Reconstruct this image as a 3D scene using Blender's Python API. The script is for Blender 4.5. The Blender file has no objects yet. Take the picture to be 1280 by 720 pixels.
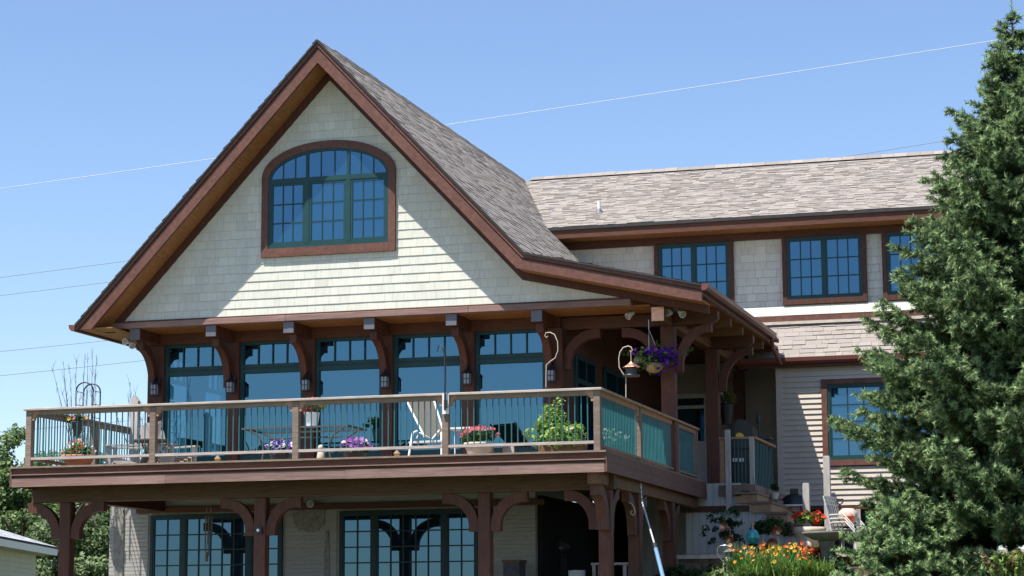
import bpy, math, random
import numpy as np
from mathutils import Vector, Matrix

random.seed(7)
rng = np.random.default_rng(7)
R = math.radians
scene = bpy.context.scene
COL = scene.collection

# ------------------------------------------------------------------ camera
CAM = np.array([0.0, 0.0, 1.6])
F_PX, YAW, PITCH, ROLL = 2817.846, -0.286246, 0.153095, -0.0051809
_cy, _sy, _cp, _sp = math.cos(YAW), math.sin(YAW), math.cos(PITCH), math.sin(PITCH)
FWD = np.array([_sy * _cp, _cy * _cp, _sp])
_r = np.array([_cy, -_sy, 0.0]); _u = np.cross(_r, FWD)
RIGHT = math.cos(ROLL) * _r + math.sin(ROLL) * _u
UP = -math.sin(ROLL) * _r + math.cos(ROLL) * _u
cam_data = bpy.data.cameras.new('camera')
cam_data.sensor_width = 36.0
cam_data.lens = F_PX / 1280 * 36.0
cam_data.clip_start = 0.5
cam_data.clip_end = 3000
cam = bpy.data.objects.new('camera', cam_data)
COL.objects.link(cam)
m3 = Matrix((RIGHT, UP, -FWD)).transposed()
cam.matrix_world = Matrix.Translation(CAM) @ m3.to_4x4()
scene.camera = cam

# ------------------------------------------------------------------ world, sun, exposure
world = bpy.data.worlds.new('World')
scene.world = world
world.use_nodes = True
wn = world.node_tree
wn.nodes.clear()
sky = wn.nodes.new('ShaderNodeTexSky')
sky.sky_type = 'NISHITA'
sky.sun_disc = False
sky.sun_elevation = R(64.6)
sky.sun_rotation = R(217.6)
sky.altitude = 0
sky.air_density = 1.0
sky.dust_density = 0.1
sky.ozone_density = 5.0
bg = wn.nodes.new('ShaderNodeBackground')
bg.inputs['Strength'].default_value = 0.108
wo = wn.nodes.new('ShaderNodeOutputWorld')
tintn = wn.nodes.new('ShaderNodeMixRGB'); tintn.blend_type = 'MULTIPLY'; tintn.inputs[0].default_value = 1.0
tintn.inputs[2].default_value = (1.035, 0.985, 1.0, 1)
wn.links.new(sky.outputs[0], tintn.inputs[1]); wn.links.new(tintn.outputs[0], bg.inputs[0])
wn.links.new(bg.outputs[0], wo.inputs[0])

sun_data = bpy.data.lights.new('sun', 'SUN')
sun_data.energy = 5.0
sun_data.angle = R(0.5)
sun_data.color = (1.0, 0.96, 0.89)
sun = bpy.data.objects.new('sun', sun_data)
COL.objects.link(sun)
SUN_DIR = Vector((0.262, 0.340, -0.903)).normalized()
sun.rotation_euler = SUN_DIR.to_track_quat('-Z', 'Y').to_euler()
sun.location = (-12, -15, 60)

scene.view_settings.view_transform = 'Standard'
scene.view_settings.look = 'None'
scene.view_settings.exposure = 0.75
scene.view_settings.gamma = 1.0
scene.view_settings.use_curve_mapping = False
scene.cycles.max_bounces = 6
scene.cycles.transparent_max_bounces = 10


# ------------------------------------------------------------------ helpers
def at(px, py, Y):
    d = FWD + (px - 640) / F_PX * RIGHT - (py - 360) / F_PX * UP
    p = CAM + d * (Y / d[1])
    return Vector(p)


def atX(px, py, X):
    d = FWD + (px - 640) / F_PX * RIGHT - (py - 360) / F_PX * UP
    return Vector(CAM + d * (X / d[0]))


def bbox(px0, py0, px1, py1, Y):
    a, b = at(px0, py0, Y), at(px1, py1, Y)
    return a.x, b.x, b.z, a.z     # x0 x1 z0 z1


ORG = {}


def tag(o, label=None, cat=None, group=None, kind=None):
    if label: o['label'] = label
    if cat: o['category'] = cat
    if group: o['group'] = group
    if kind: o['kind'] = kind
    return o


def thing(name, label, cat, loc=(0, 0, 0), rz=0.0, group=None, local=False):
    o = bpy.data.objects.new(name, None)
    COL.objects.link(o)
    o.location = loc
    o.rotation_euler = (0, 0, rz)
    o.empty_display_size = 0.2
    tag(o, label, cat, group)
    ORG[o.name] = Vector((0, 0, 0)) if local else Vector(loc)
    return o


def copy_tree(o, parent=None):
    c = o.copy()
    COL.objects.link(c)
    if parent: c.parent = parent
    for ch in list(o.children): copy_tree(ch, c)
    return c


WOODS = {'brown_stained_timber', 'brown_stained_beam', 'weathered_grey_brown_wood'}


class MB:
    def __init__(self):
        self.v = []; self.f = []; self.m = []; self.t = []; self.smooth = []

    def add(self, verts, faces, mi=0, tint=1.0, smooth=False):
        b = len(self.v)
        self.v.extend([tuple(p) for p in verts])
        for f in faces:
            self.f.append(tuple(b + i for i in f)); self.m.append(mi); self.t.append(tint); self.smooth.append(smooth)
        return self

    def box(self, x0, x1, y0, y1, z0, z1, mi=0, tint=1.0):
        if x0 > x1: x0, x1 = x1, x0
        if y0 > y1: y0, y1 = y1, y0
        if z0 > z1: z0, z1 = z1, z0
        v = [(x0, y0, z0), (x1, y0, z0), (x1, y1, z0), (x0, y1, z0), (x0, y0, z1), (x1, y0, z1), (x1, y1, z1), (x0, y1, z1)]
        f = [(0, 3, 2, 1), (4, 5, 6, 7), (0, 1, 5, 4), (1, 2, 6, 5), (2, 3, 7, 6), (3, 0, 4, 7)]
        return self.add(v, f, mi, tint)

    def bar(self, p0, p1, w, h, up=(0, 0, 1), mi=0, tint=1.0):
        p0, p1 = Vector(p0), Vector(p1)
        d = (p1 - p0).normalized()
        s = d.cross(Vector(up))
        if s.length < 1e-4: s = d.cross(Vector((1, 0, 0)))
        s.normalize(); n = s.cross(d).normalized()
        v = []
        for p in (p0, p1):
            for a, b in ((-1, -1), (1, -1), (1, 1), (-1, 1)):
                v.append(p + s * (a * w / 2) + n * (b * h / 2))
        f = [(3, 2, 1, 0), (4, 5, 6, 7), (0, 1, 5, 4), (1, 2, 6, 5), (2, 3, 7, 6), (3, 0, 4, 7)]
        return self.add(v, f, mi, tint)

    def prism(self, pts, axis, a, b, mi=0, tint=1.0):
        """2D polygon extruded along 'y' (pts = x,z), 'x' (pts = y,z) or 'z' (pts = x,y)"""
        def P(p, t):
            if axis == 'y': return (p[0], t, p[1])
            if axis == 'x': return (t, p[0], p[1])
            return (p[0], p[1], t)
        n = len(pts)
        v = [P(p, a) for p in pts] + [P(p, b) for p in pts]
        f = [tuple(range(n)), tuple(range(2 * n - 1, n - 1, -1))]
        f += [(i, i + n, (i + 1) % n + n, (i + 1) % n) for i in range(n)]
        return self.add(v, f, mi, tint)

    def band(self, inner, outer, axis, a, b, mi=0, tint=1.0):
        """closed strip between two polylines extruded; made of quads so it stays clean when curved"""
        def P(p, t):
            if axis == 'y': return (p[0], t, p[1])
            if axis == 'x': return (t, p[0], p[1])
            return (p[0], p[1], t)
        n = len(inner)
        v = [P(p, a) for p in inner] + [P(p, a) for p in outer] + [P(p, b) for p in inner] + [P(p, b) for p in outer]
        f = []
        for i in range(n - 1):
            f += [(i, i + 1, n + i + 1, n + i), (2 * n + i, 3 * n + i, 3 * n + i + 1, 2 * n + i + 1),
                  (i, 2 * n + i, 2 * n + i + 1, i + 1), (n + i, n + i + 1, 3 * n + i + 1, 3 * n + i)]
        f += [(0, n, 3 * n, 2 * n), (n - 1, 3 * n - 1, 4 * n - 1, 2 * n - 1)]
        return self.add(v, f, mi, tint)

    def tube(self, pts, rad, n=8, mi=0, tint=1.0, cap=True):
        pts = [Vector(p) for p in pts]
        if not isinstance(rad, (list, tuple)): rad = [rad] * len(pts)
        v = []; prev = None
        for i, p in enumerate(pts):
            d = (pts[min(i + 1, len(pts) - 1)] - pts[max(i - 1, 0)])
            d = d.normalized() if d.length > 1e-9 else Vector((0, 0, 1))
            if prev is None:
                s = d.cross(Vector((0, 0, 1)))
                if s.length < 1e-3: s = d.cross(Vector((1, 0, 0)))
            else:
                s = prev - d * prev.dot(d)
            s.normalize(); prev = s; t = d.cross(s)
            for k in range(n):
                a = 2 * math.pi * k / n
                v.append(p + (s * math.cos(a) + t * math.sin(a)) * rad[i])
        f = []
        for i in range(len(pts) - 1):
            for k in range(n):
                f.append((i * n + k, i * n + (k + 1) % n, (i + 1) * n + (k + 1) % n, (i + 1) * n + k))
        self.add(v, f, mi, tint, True)
        if cap:
            m = (len(pts) - 1) * n
            self.add([v[k] for k in range(n)], [tuple(range(n - 1, -1, -1))], mi, tint)
            self.add([v[m + k] for k in range(n)], [tuple(range(n))], mi, tint)
        return self

    def lathe(self, prof, c=(0, 0, 0), n=16, mi=0, tint=1.0, sx=1.0, sy=1.0, smooth=True):
        v = []; c = Vector(c)
        for r, z in prof:
            for k in range(n):
                a = 2 * math.pi * k / n
                v.append((c.x + r * sx * math.cos(a), c.y + r * sy * math.sin(a), c.z + z))
        f = []
        for i in range(len(prof) - 1):
            for k in range(n):
                f.append((i * n + k, i * n + (k + 1) % n, (i + 1) * n + (k + 1) % n, (i + 1) * n + k))
        self.add(v, f, mi, tint, smooth)
        if prof[0][0] > 1e-3: self.add(v[:n], [tuple(range(n - 1, -1, -1))], mi, tint)
        if prof[-1][0] > 1e-3: self.add(v[-n:], [tuple(range(n))], mi, tint)
        return self

    def ball(self, c, r, n=12, mi=0, tint=1.0, sz=1.0):
        prof = [(max(1e-4, r * math.sin(math.pi * i / 8)), -r * sz * math.cos(math.pi * i / 8)) for i in range(9)]
        return self.lathe(prof, c, n, mi, tint)

    def raw(self, verts, faces, tints, mi=0):
        """numpy arrays: many small faces at once"""
        b = len(self.v)
        self.v.extend(map(tuple, verts))
        self.f.extend(map(tuple, (faces + b)))
        k = len(faces)
        self.m.extend([mi] * k); self.t.extend(list(tints)); self.smooth.extend([False] * k)
        return self

    def build(self, name, mats, parent=None, label=None, bevel=0, org=None):
        if not isinstance(mats, (list, tuple)): mats = [mats]
        if org is None:
            org = Vector((0, 0, 0))
            if parent is not None:
                p = parent
                while p.parent is not None: p = p.parent
                org = ORG.get(p.name, org)
        if mats[0].name in WOODS:
            k_ = random.uniform(.86, 1.12); self.t = [k_ * q if not isinstance(q, tuple) else q for q in self.t]
        me = bpy.data.meshes.new(name)
        V = np.array(self.v, dtype=float).reshape(-1, 3) - np.array(org)
        me.from_pydata(V.tolist(), [], self.f)
        for m in mats: me.materials.append(m)
        me.polygons.foreach_set('material_index', np.array(self.m, dtype=np.int32))
        me.polygons.foreach_set('use_smooth', np.array(self.smooth, dtype=bool))
        t = np.array(self.t, dtype=object)
        at_ = me.attributes.new('tint', 'FLOAT_COLOR', 'FACE')
        cols = np.ones((len(self.f), 4), dtype=np.float32)
        for i, q in enumerate(self.t):
            cols[i, :3] = q
        at_.data.foreach_set('color', cols.ravel())
        me.update()
        o = bpy.data.objects.new(name, me)
        COL.objects.link(o)
        if parent is not None: o.parent = parent
        if label: o['label'] = label
        if bevel:
            bm_ = o.modifiers.new('bevel', 'BEVEL'); bm_.width = bevel; bm_.segments = 1
            bm_.limit_method = 'ANGLE'
        return o

    def top(self, name, mats, label, cat, loc, group=None, kind=None):
        o = self.build(name, mats, None, org=Vector(loc))
        o.location = loc
        return tag(o, label, cat, group, kind)


# ------------------------------------------------------------------ materials
def mat(name, base, rough=0.7, var=0.15, scale=6.0, stretch=(1, 1, 1), bump=0.0, spec=0.3, metal=0.0,
        tint=False, weather=0.0, wcol=None, translucent=0.0, detail=4.0):
    m = bpy.data.materials.new(name); m.use_nodes = True
    nt = m.node_tree; N = nt.nodes; L = nt.links; N.clear()
    out = N.new('ShaderNodeOutputMaterial'); b = N.new('ShaderNodeBsdfPrincipled')
    b.inputs['Roughness'].default_value = rough
    b.inputs['Metallic'].default_value = metal
    b.inputs['Specular IOR Level'].default_value = spec
    L.new(b.outputs[0], out.inputs[0])
    tc = N.new('ShaderNodeTexCoord'); mp = N.new('ShaderNodeMapping')
    mp.inputs['Scale'].default_value = stretch
    L.new(tc.outputs['Object'], mp.inputs['Vector'])
    nz = N.new('ShaderNodeTexNoise'); nz.inputs['Scale'].default_value = scale
    nz.inputs['Detail'].default_value = detail; nz.inputs['Roughness'].default_value = 0.65
    L.new(mp.outputs[0], nz.inputs['Vector'])
    rp = N.new('ShaderNodeValToRGB')
    rp.color_ramp.elements[0].position = 0.3; rp.color_ramp.elements[1].position = 0.7
    rp.color_ramp.elements[0].color = [max(0, c * (1 - var)) for c in base] + [1]
    rp.color_ramp.elements[1].color = [min(1, c * (1 + var)) for c in base] + [1]
    L.new(nz.outputs['Fac'], rp.inputs[0])
    col = rp.outputs[0]
    if weather > 0:
        n2 = N.new('ShaderNodeTexNoise'); n2.inputs['Scale'].default_value = 1.3; n2.inputs['Detail'].default_value = 6
        m2 = N.new('ShaderNodeMapping'); m2.inputs['Scale'].default_value = [min(2.5, max(.5, q * .45)) for q in stretch]
        L.new(tc.outputs['Object'], m2.inputs['Vector']); L.new(m2.outputs[0], n2.inputs['Vector'])
        r2 = N.new('ShaderNodeValToRGB'); r2.color_ramp.elements[0].position = 0.45; r2.color_ramp.elements[1].position = 0.72
        L.new(n2.outputs['Fac'], r2.inputs[0])
        mu = N.new('ShaderNodeMath'); mu.operation = 'MULTIPLY'; mu.inputs[1].default_value = weather
        L.new(r2.outputs[0], mu.inputs[0])
        mx = N.new('ShaderNodeMixRGB'); mx.inputs[2].default_value = list(wcol or [c * 0.5 for c in base]) + [1]
        L.new(mu.outputs[0], mx.inputs[0]); L.new(col, mx.inputs[1]); col = mx.outputs[0]
    if tint:
        a = N.new('ShaderNodeAttribute'); a.attribute_name = 'tint'
        mx = N.new('ShaderNodeMixRGB'); mx.blend_type = 'MULTIPLY'; mx.inputs[0].default_value = 1
        L.new(col, mx.inputs[1]); L.new(a.outputs['Color'], mx.inputs[2]); col = mx.outputs[0]
    L.new(col, b.inputs['Base Color'])
    if bump > 0:
        bp = N.new('ShaderNodeBump'); bp.inputs['Strength'].default_value = bump; bp.inputs['Distance'].default_value = 0.02
        L.new(nz.outputs['Fac'], bp.inputs['Height']); L.new(bp.outputs[0], b.inputs['Normal'])
    if translucent > 0:
        tr = N.new('ShaderNodeBsdfTranslucent'); L.new(col, tr.inputs[0])
        ms = N.new('ShaderNodeMixShader'); ms.inputs[0].default_value = translucent
        L.new(b.outputs[0], ms.inputs[1]); L.new(tr.outputs[0], ms.inputs[2]); L.new(ms.outputs[0], out.inputs[0])
    return m


def glass_mat(name, refl, body, fac, see=None, wob=0.0):
    """tinted window glass: part mirror, the rest dark body or see-through"""
    m = bpy.data.materials.new(name); m.use_nodes = True
    nt = m.node_tree; N = nt.nodes; L = nt.links; N.clear()
    out = N.new('ShaderNodeOutputMaterial')
    g = N.new('ShaderNodeBsdfGlossy'); g.inputs['Roughness'].default_value = 0.015; g.inputs['Color'].default_value = (*refl, 1)
    if see:
        d = N.new('ShaderNodeBsdfTransparent'); d.inputs[0].default_value = (*see, 1)
    else:
        d = N.new('ShaderNodeBsdfDiffuse'); d.inputs[0].default_value = (*body, 1)
    ms = N.new('ShaderNodeMixShader'); ms.inputs[0].default_value = fac
    L.new(d.outputs[0], ms.inputs[1]); L.new(g.outputs[0], ms.inputs[2]); L.new(ms.outputs[0], out.inputs[0])
    if wob > 0:
        tc = N.new('ShaderNodeTexCoord'); nz = N.new('ShaderNodeTexNoise'); nz.inputs['Scale'].default_value = 1.6
        nz.inputs['Detail'].default_value = 1.0
        L.new(tc.outputs['Object'], nz.inputs['Vector'])
        bp = N.new('ShaderNodeBump'); bp.inputs['Strength'].default_value = wob; bp.inputs['Distance'].default_value = 0.02
        L.new(nz.outputs['Fac'], bp.inputs['Height']); L.new(bp.outputs[0], g.inputs['Normal'])
    return m


M = {}
M['brown'] = mat('brown_stained_timber', (0.104, 0.039, 0.024), 0.6, 0.35, 5, (7, 7, .7), 0.25, weather=0.5, wcol=(0.075, 0.032, 0.025), tint=True)
M['brownx'] = mat('brown_stained_beam', (0.110, 0.044, 0.025), 0.6, 0.35, 5, (.8, 6, 9), 0.25, weather=0.5, wcol=(0.072, 0.031, 0.024), tint=True)
M['faded'] = mat('faded_brown_board', (0.265, 0.163, 0.136), 0.62, 0.28, 4, (0.6, 8, 10), 0.2, weather=0.6, wcol=(0.185, 0.100, 0.082), tint=True)
M['barge'] = mat('brown_barge_board', (0.145, 0.063, 0.046), 0.6, 0.28, 4, (3, 3, 3), 0.15, weather=0.6, wcol=(0.095, 0.040, 0.029), tint=True)
M['beam'] = mat('orange_brown_beam', (0.165, 0.078, 0.035), 0.6, 0.35, 5, (6, .8, 9), 0.25, weather=0.5, wcol=(0.10, 0.048, 0.025), tint=True)
M['shadebeam'] = mat('shade_darkened_beam', (0.088, 0.046, 0.022), 0.65, 0.35, 5, (.8, 6, 9), 0.25, weather=0.5, wcol=(0.06, 0.032, 0.018), tint=True)  # beam brown darkened to carry the shade under the deck
M['cedar'] = mat('orange_cedar_planks', (0.30, 0.135, 0.045), 0.55, 0.3, 5, (7, 0.8, 3), 0.1)
M['weathered'] = mat('weathered_grey_brown_wood', (0.245, 0.178, 0.138), 0.8, 0.3, 6, (1, 5, 8), 0.25, weather=0.5, wcol=(0.165, 0.12, 0.094), tint=True)
M['railtop'] = mat('bleached_grey_rail_wood', (0.46, 0.39, 0.35), 0.8, 0.26, 5, (0.8, 5, 8), 0.2, weather=0.4, wcol=(0.34, 0.275, 0.24), tint=True)
M['greypost'] = mat('silvered_grey_timber', (0.46, 0.42, 0.39), 0.85, 0.22, 6, (4, 4, 0.7), 0.25, weather=0.4, wcol=(0.33, 0.29, 0.27))
M['siding'] = mat('cream_cedar_shingle', (0.655, 0.645, 0.555), 0.85, 0.08, 9, (5, 5, 0.7), 0.15, weather=0.25, wcol=(0.50, 0.475, 0.42), tint=True)
M['vinyl'] = mat('beige_grey_lap_siding', (0.54, 0.475, 0.40), 0.6, 0.05, 5, (1, 1, 1), 0.03)
M['shingle'] = mat('taupe_asphalt_shingle', (0.305, 0.270, 0.243), 0.95, 0.14, 60, (1, 1, 1), 0.4, tint=True, spec=0.15)
M['roofunder'] = mat('roof_underlay', (0.05, 0.048, 0.048), 0.9, 0.2)
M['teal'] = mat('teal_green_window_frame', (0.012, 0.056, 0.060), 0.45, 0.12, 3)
M['baluster'] = mat('teal_metal_baluster', (0.026, 0.150, 0.160), 0.4, 0.1, 3, spec=0.5)
M['gutter'] = mat('red_brown_metal_gutter', (0.165, 0.052, 0.037), 0.4, 0.12, 2, spec=0.5)
M['copper'] = mat('bright_copper', (0.62, 0.33, 0.22), 0.38, 0.2, 8, metal=0.8)
M['lead'] = mat('grey_metal_cap', (0.155, 0.155, 0.175), 0.6, 0.12, 4, metal=0.3)
M['stucco'] = mat('pale_block_wall', (0.36, 0.345, 0.315), 0.9, 0.12, 7, (1, 1, 5), 0.3, weather=0.3, wcol=(0.30, 0.28, 0.25))
M['peeled'] = mat('bare_peeled_plaster', (0.24, 0.225, 0.195), 0.95, 0.35, 12, bump=0.5)
M['whiteplank'] = mat('white_painted_planks', (0.56, 0.56, 0.55), 0.7, 0.1, 4, (6, 6, 0.6), 0.1, weather=0.3, wcol=(0.42, 0.41, 0.39))
M['dark'] = mat('recess_shade_black', (0.022, 0.02, 0.02), 0.9, 0.2)  # near-black wall colour stands in for the shade of deep recesses
M['room'] = mat('room_plaster', (0.34, 0.31, 0.27), 0.9, 0.05)
M['black'] = mat('black_metal', (0.016, 0.017, 0.018), 0.4, 0.2, 8, spec=0.5)
M['white'] = mat('white_paint', (0.78, 0.78, 0.76), 0.5, 0.05, 6)
M['cream'] = mat('cream_painted_iron', (0.50, 0.43, 0.33), 0.5, 0.1, 6)
M['frost'] = mat('frosted_lamp_glass', (0.27, 0.285, 0.315), 0.3, 0.15, 8, spec=0.6)
M['terracotta'] = mat('terracotta_clay', (0.46, 0.17, 0.085), 0.8, 0.15, 8)
M['coco'] = mat('coconut_fibre', (0.38, 0.27, 0.14), 0.95, 0.35, 40, bump=0.8)
M['stonepot'] = mat('pale_stone_pot', (0.55, 0.47, 0.37), 0.85, 0.15, 9)
M['leaf'] = mat('leaf_green', (1.0, 1.0, 1.0), 0.5, 0.15, 9, tint=True, translucent=0.3, spec=0.3)
M['needle'] = mat('spruce_needles', (1.0, 1.0, 1.0), 0.55, 0.2, 3, tint=True, translucent=0.25, spec=0.25)
M['petal'] = mat('petal', (1.0, 1.0, 1.0), 0.6, 0.1, 9, tint=True, translucent=0.3, spec=0.2)
M['bark'] = mat('bark', (0.10, 0.072, 0.052), 0.95, 0.35, 14, (2, 2, 0.5), 0.7)
M['twig'] = mat('dry_grey_twig', (0.09, 0.085, 0.09), 0.9, 0.3, 12)
M['ground'] = mat('dry_grass_ground', (0.092, 0.108, 0.052), 0.95, 0.4, 3, bump=0.3)
M['soil'] = mat('garden_soil', (0.09, 0.065, 0.045), 0.95, 0.4, 12, bump=0.6)
M['paving'] = mat('concrete_paving', (0.30, 0.29, 0.27), 0.9, 0.15, 4, bump=0.1)
M['stone'] = mat('brown_retaining_block', (0.17, 0.125, 0.095), 0.9, 0.3, 9, bump=0.5)
M['capstone'] = mat('pale_cap_stone', (0.55, 0.49, 0.41), 0.9, 0.15, 8, bump=0.3)
M['steel'] = mat('brushed_steel', (0.55, 0.56, 0.58), 0.3, 0.1, 6, metal=0.9)
M['sling'] = mat('taupe_sling_fabric', (0.10, 0.09, 0.078), 0.85, 0.1, 40)
M['bluepole'] = mat('blue_fibreglass', (0.14, 0.25, 0.38), 0.35, 0.1, 5, spec=0.5)
M['turquoise'] = mat('turquoise_mosaic_glass', (0.06, 0.50, 0.47), 0.12, 0.5, 22, spec=0.8)
M['redpot'] = mat('red_glazed_pot', (0.26, 0.05, 0.035), 0.4, 0.15, 6, spec=0.5)
M['orange'] = mat('orange_plastic', (0.75, 0.13, 0.045), 0.4, 0.08, 6, spec=0.5)
M['greenpl'] = mat('green_plastic', (0.03, 0.36, 0.10), 0.35, 0.08, 6, spec=0.5)
M['yellow'] = mat('yellow_plastic', (0.75, 0.52, 0.03), 0.4, 0.1, 6)
M['bath'] = mat('grey_green_concrete', (0.17, 0.175, 0.15), 0.85, 0.2, 10, bump=0.2)
M['violetglass'] = mat('violet_glass', (0.09, 0.07, 0.42), 0.15, 0.2, 6, spec=0.7)
M['pole_white'] = mat('white_pole', (0.5, 0.52, 0.56), 0.4, 0.05, 6)
M['greyroof'] = mat('pale_grey_roof', (0.46, 0.47, 0.50), 0.9, 0.2, 30, tint=True)
M['wire'] = mat('aluminium_cable', (0.62, 0.64, 0.68), 0.5, 0.1, 3)
M['darkwire'] = mat('dark_cable', (0.24, 0.26, 0.30), 0.6, 0.1, 3)
M['wicker'] = mat('brown_wicker', (0.16, 0.10, 0.06), 0.9, 0.3, 30, bump=0.5)

M['shadeteal'] = mat('shade_teal_window_frame', (0.009, 0.034, 0.040), 0.45, 0.12, 3)  # teal frame colour with the under-deck shade put into it
M['glassbig'] = glass_mat('tinted_patio_glass', (0.27, 0.52, 0.66), None, 0.27, see=(0.28, 0.44, 0.52), wob=0.02)
M['glass'] = glass_mat('tinted_window_glass', (0.26, 0.52, 0.73), (0.010, 0.04, 0.075), 0.25, wob=0.02)
M['glasslow'] = glass_mat('lower_window_glass', (0.22, 0.46, 0.68), (0.008, 0.02, 0.03), 0.21, wob=0.02)
M['chairwhite'] = mat('aged_white_chair_paint', (0.52, 0.52, 0.49), 0.6, 0.15, 9)
M['clear'] = glass_mat('clear_thin_glass', (0.9, 0.95, 1.0), None, 0.12, see=(0.9, 0.93, 0.95))


# ------------------------------------------------------------------ shingle sheets
def clip(poly, edge_a, edge_b):
    out = []
    ax, ay = edge_a; bx, by = edge_b
    def side(p): return (bx - ax) * (p[1] - ay) - (by - ay) * (p[0] - ax)
    for i in range(len(poly)):
        p, q = poly[i], poly[(i + 1) % len(poly)]
        sp, sq = side(p), side(q)
        if sp >= 0: out.append(p)
        if (sp >= 0) != (sq >= 0):
            t = sp / (sp - sq); out.append((p[0] + (q[0] - p[0]) * t, p[1] + (q[1] - p[1]) * t))
    return out


def shingles(mb, poly, O, U, V, course, wmin, wmax, thick, jit=0.3, tone=0.1, warm=0.0, gap=0.004, v0=None, edge=None):
    """courses of separate shingles laid over a convex polygon (u,v) with real butt edges"""
    O, U, V = Vector(O), Vector(U).normalized(), Vector(V).normalized()
    Nn = U.cross(V).normalized()
    area = sum(poly[i][0] * poly[(i + 1) % len(poly)][1] - poly[(i + 1) % len(poly)][0] * poly[i][1] for i in range(len(poly)))
    if area < 0: poly = poly[::-1]
    umin = min(p[0] for p in poly); umax = max(p[0] for p in poly)
    vmin = min(p[1] for p in poly); vmax = max(p[1] for p in poly)
    v = vmin if v0 is None else v0
    while v < vmax - 1e-4:
        u = umin - random.uniform(0, wmax)
        while u < umax:
            w = random.uniform(wmin, wmax)
            drop = random.uniform(0, jit) * course * 0.12
            rect = [(u + gap / 2, v - drop * (v > vmin + 1e-3)), (u + w - gap / 2, v - drop * (v > vmin + 1e-3)), (u + w - gap / 2, v + course), (u + gap / 2, v + course)]
            pc = rect
            for i in range(len(poly)):
                pc = clip(pc, poly[i], poly[(i + 1) % len(poly)])
                if len(pc) < 3: break
            if len(pc) >= 3:
                tk = thick * random.uniform(1 - jit, 1 + jit)
                vl = v - drop
                top = []
                for p in pc:
                    h = 0.001 + tk * max(0.05, 1 - (p[1] - vl) / course)
                    top.append(O + U * p[0] + V * p[1] + Nn * h)
                g = 1 + random.gauss(0, tone); g = max(0.5, min(1.35, g))
                wv = random.gauss(0, warm)
                tn = (g * (1 + wv), g, g * (1 - wv))
                mb.add(top, [tuple(range(len(top)))], 0, tn)
                n = len(pc)
                for i in range(n):
                    p, q = pc[i], pc[(i + 1) % n]
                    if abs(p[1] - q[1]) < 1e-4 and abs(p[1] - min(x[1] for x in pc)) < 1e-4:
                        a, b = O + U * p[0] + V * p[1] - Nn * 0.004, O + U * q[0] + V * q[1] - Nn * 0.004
                        mb.add([a, b, top[(i + 1) % n], top[i]], [(0, 1, 2, 3)], 0, tn if edge is None or random.random() > .8 else (edge, edge, edge))  # most butts darkened: cut edge colour plus a painted shadow line below each tab
            u += w
        v += course


# ------------------------------------------------------------------ ground
def smooth(t): t = max(0, min(1, t)); return t * t * (3 - 2 * t)
def ground_z(x, y):
    return 1.9 * smooth((y - 6) / 24.0) - 0.004 * max(0, y - 75)
g = MB()
xs = [-1500, -400, -150, -70, -45] + [x for x in range(-36, 17, 3)] + [30, 60, 150, 400, 1500]
ys = [-300, -80, -20, 0, 6, 10, 14, 18, 22, 26, 30, 33, 36, 40, 45, 50, 56, 62, 70, 80, 120, 250, 600, 1500]
vv = [(x, y, ground_z(x, y)) for y in ys for x in xs]
ff = [(j * len(xs) + i, j * len(xs) + i + 1, (j + 1) * len(xs) + i + 1, (j + 1) * len(xs) + i) for j in range(len(ys) - 1) for i in range(len(xs) - 1)]
g.add(vv, ff, 0, 1.0, True)
tag(g.build('ground', M['ground']), kind='structure')
tag(MB().box(-20.5, -8.9, 34.3, 38.99, 1.85, 1.93).build('patio', M['paving']), kind='structure')

# ------------------------------------------------------------------ the house
XR, ZR, K = -15.057, 12.66, 1.063          # main ridge
XK, XE = -11.05, -7.83                     # kink and eave of the flared right slope
KF = 0.226
XL = -19.93
YF, YB = 38.33, 52.3
ZDECK = 4.49
YG, YW = 39.0, 40.0
def roof_z(x):
    if x < XR: return ZR - K * (XR - x)
    if x < XK: return ZR - K * (x - XR)
    return ZR - K * (XK - XR) - KF * (x - XK)
ZK = roof_z(XK); ZE = roof_z(XE); ZL = roof_z(XL)
CS = 1 / math.hypot(1, K); CF = 1 / math.hypot(1, KF)

house = thing('house', 'cream shingled gabled house with brown timber trim and teal framed windows', 'house', (-14, 44, 1.9))

# --- gable wall: backing and shingles
gw = MB()
gw.prism([(-19.44, 7.46), (XR, 12.05), (-11.26, 8.16), (-9.35, 7.46)], 'y', YG + 0.005, YG + 0.14)
gable = gw.build('gable_wall', M['peeled'], house)
gs = MB()
shingles(gs, [(-19.5, 7.58), (XR, 7.58), (XR, 12.2)], (0, YG, 0), (1, 0, 0), (0, 0, 1), 0.166, 0.10, 0.28, 0.013, 0.12, 0.03, 0.006, gap=.0022, edge=.5)
shingles(gs, [(XR, 7.58), (-11.2, 7.58), (-11.2, 8.12), (XR, 12.2)], (0, YG, 0), (1, 0, 0), (0, 0, 1), 0.166, 0.10, 0.28, 0.013, 0.12, 0.03, 0.006, gap=.0022, edge=.5)
shingles(gs, [(-11.2, 7.58), (-9.3, 7.58), (-9.3, 7.66), (-11.2, 8.12)], (0, YG, 0), (1, 0, 0), (0, 0, 1), 0.166, 0.10, 0.28, 0.013, 0.12, 0.03, 0.006, gap=.0022, edge=.5)
gs.build('shingle_siding', M['siding'], gable)

# --- frieze band under the gable
fb = MB()
for a_, b_, d_ in ((-19.5, -15.9, 0), (-15.9, -12.3, .002), (-12.3, -9.25, 0)):
    fb.box(a_ + .0015, b_ - .0015, 38.945 + d_, 39.12, 7.455, 7.565, tint=random.uniform(.85, 1.08))
fb.build('frieze_board', M['faded'], house, bevel=0.006)
fc = MB(); fc.box(-19.5, -9.3, 38.955, 39.0, 7.567, 7.595)
fc.build('frieze_cap', M['brownx'], house)

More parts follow.
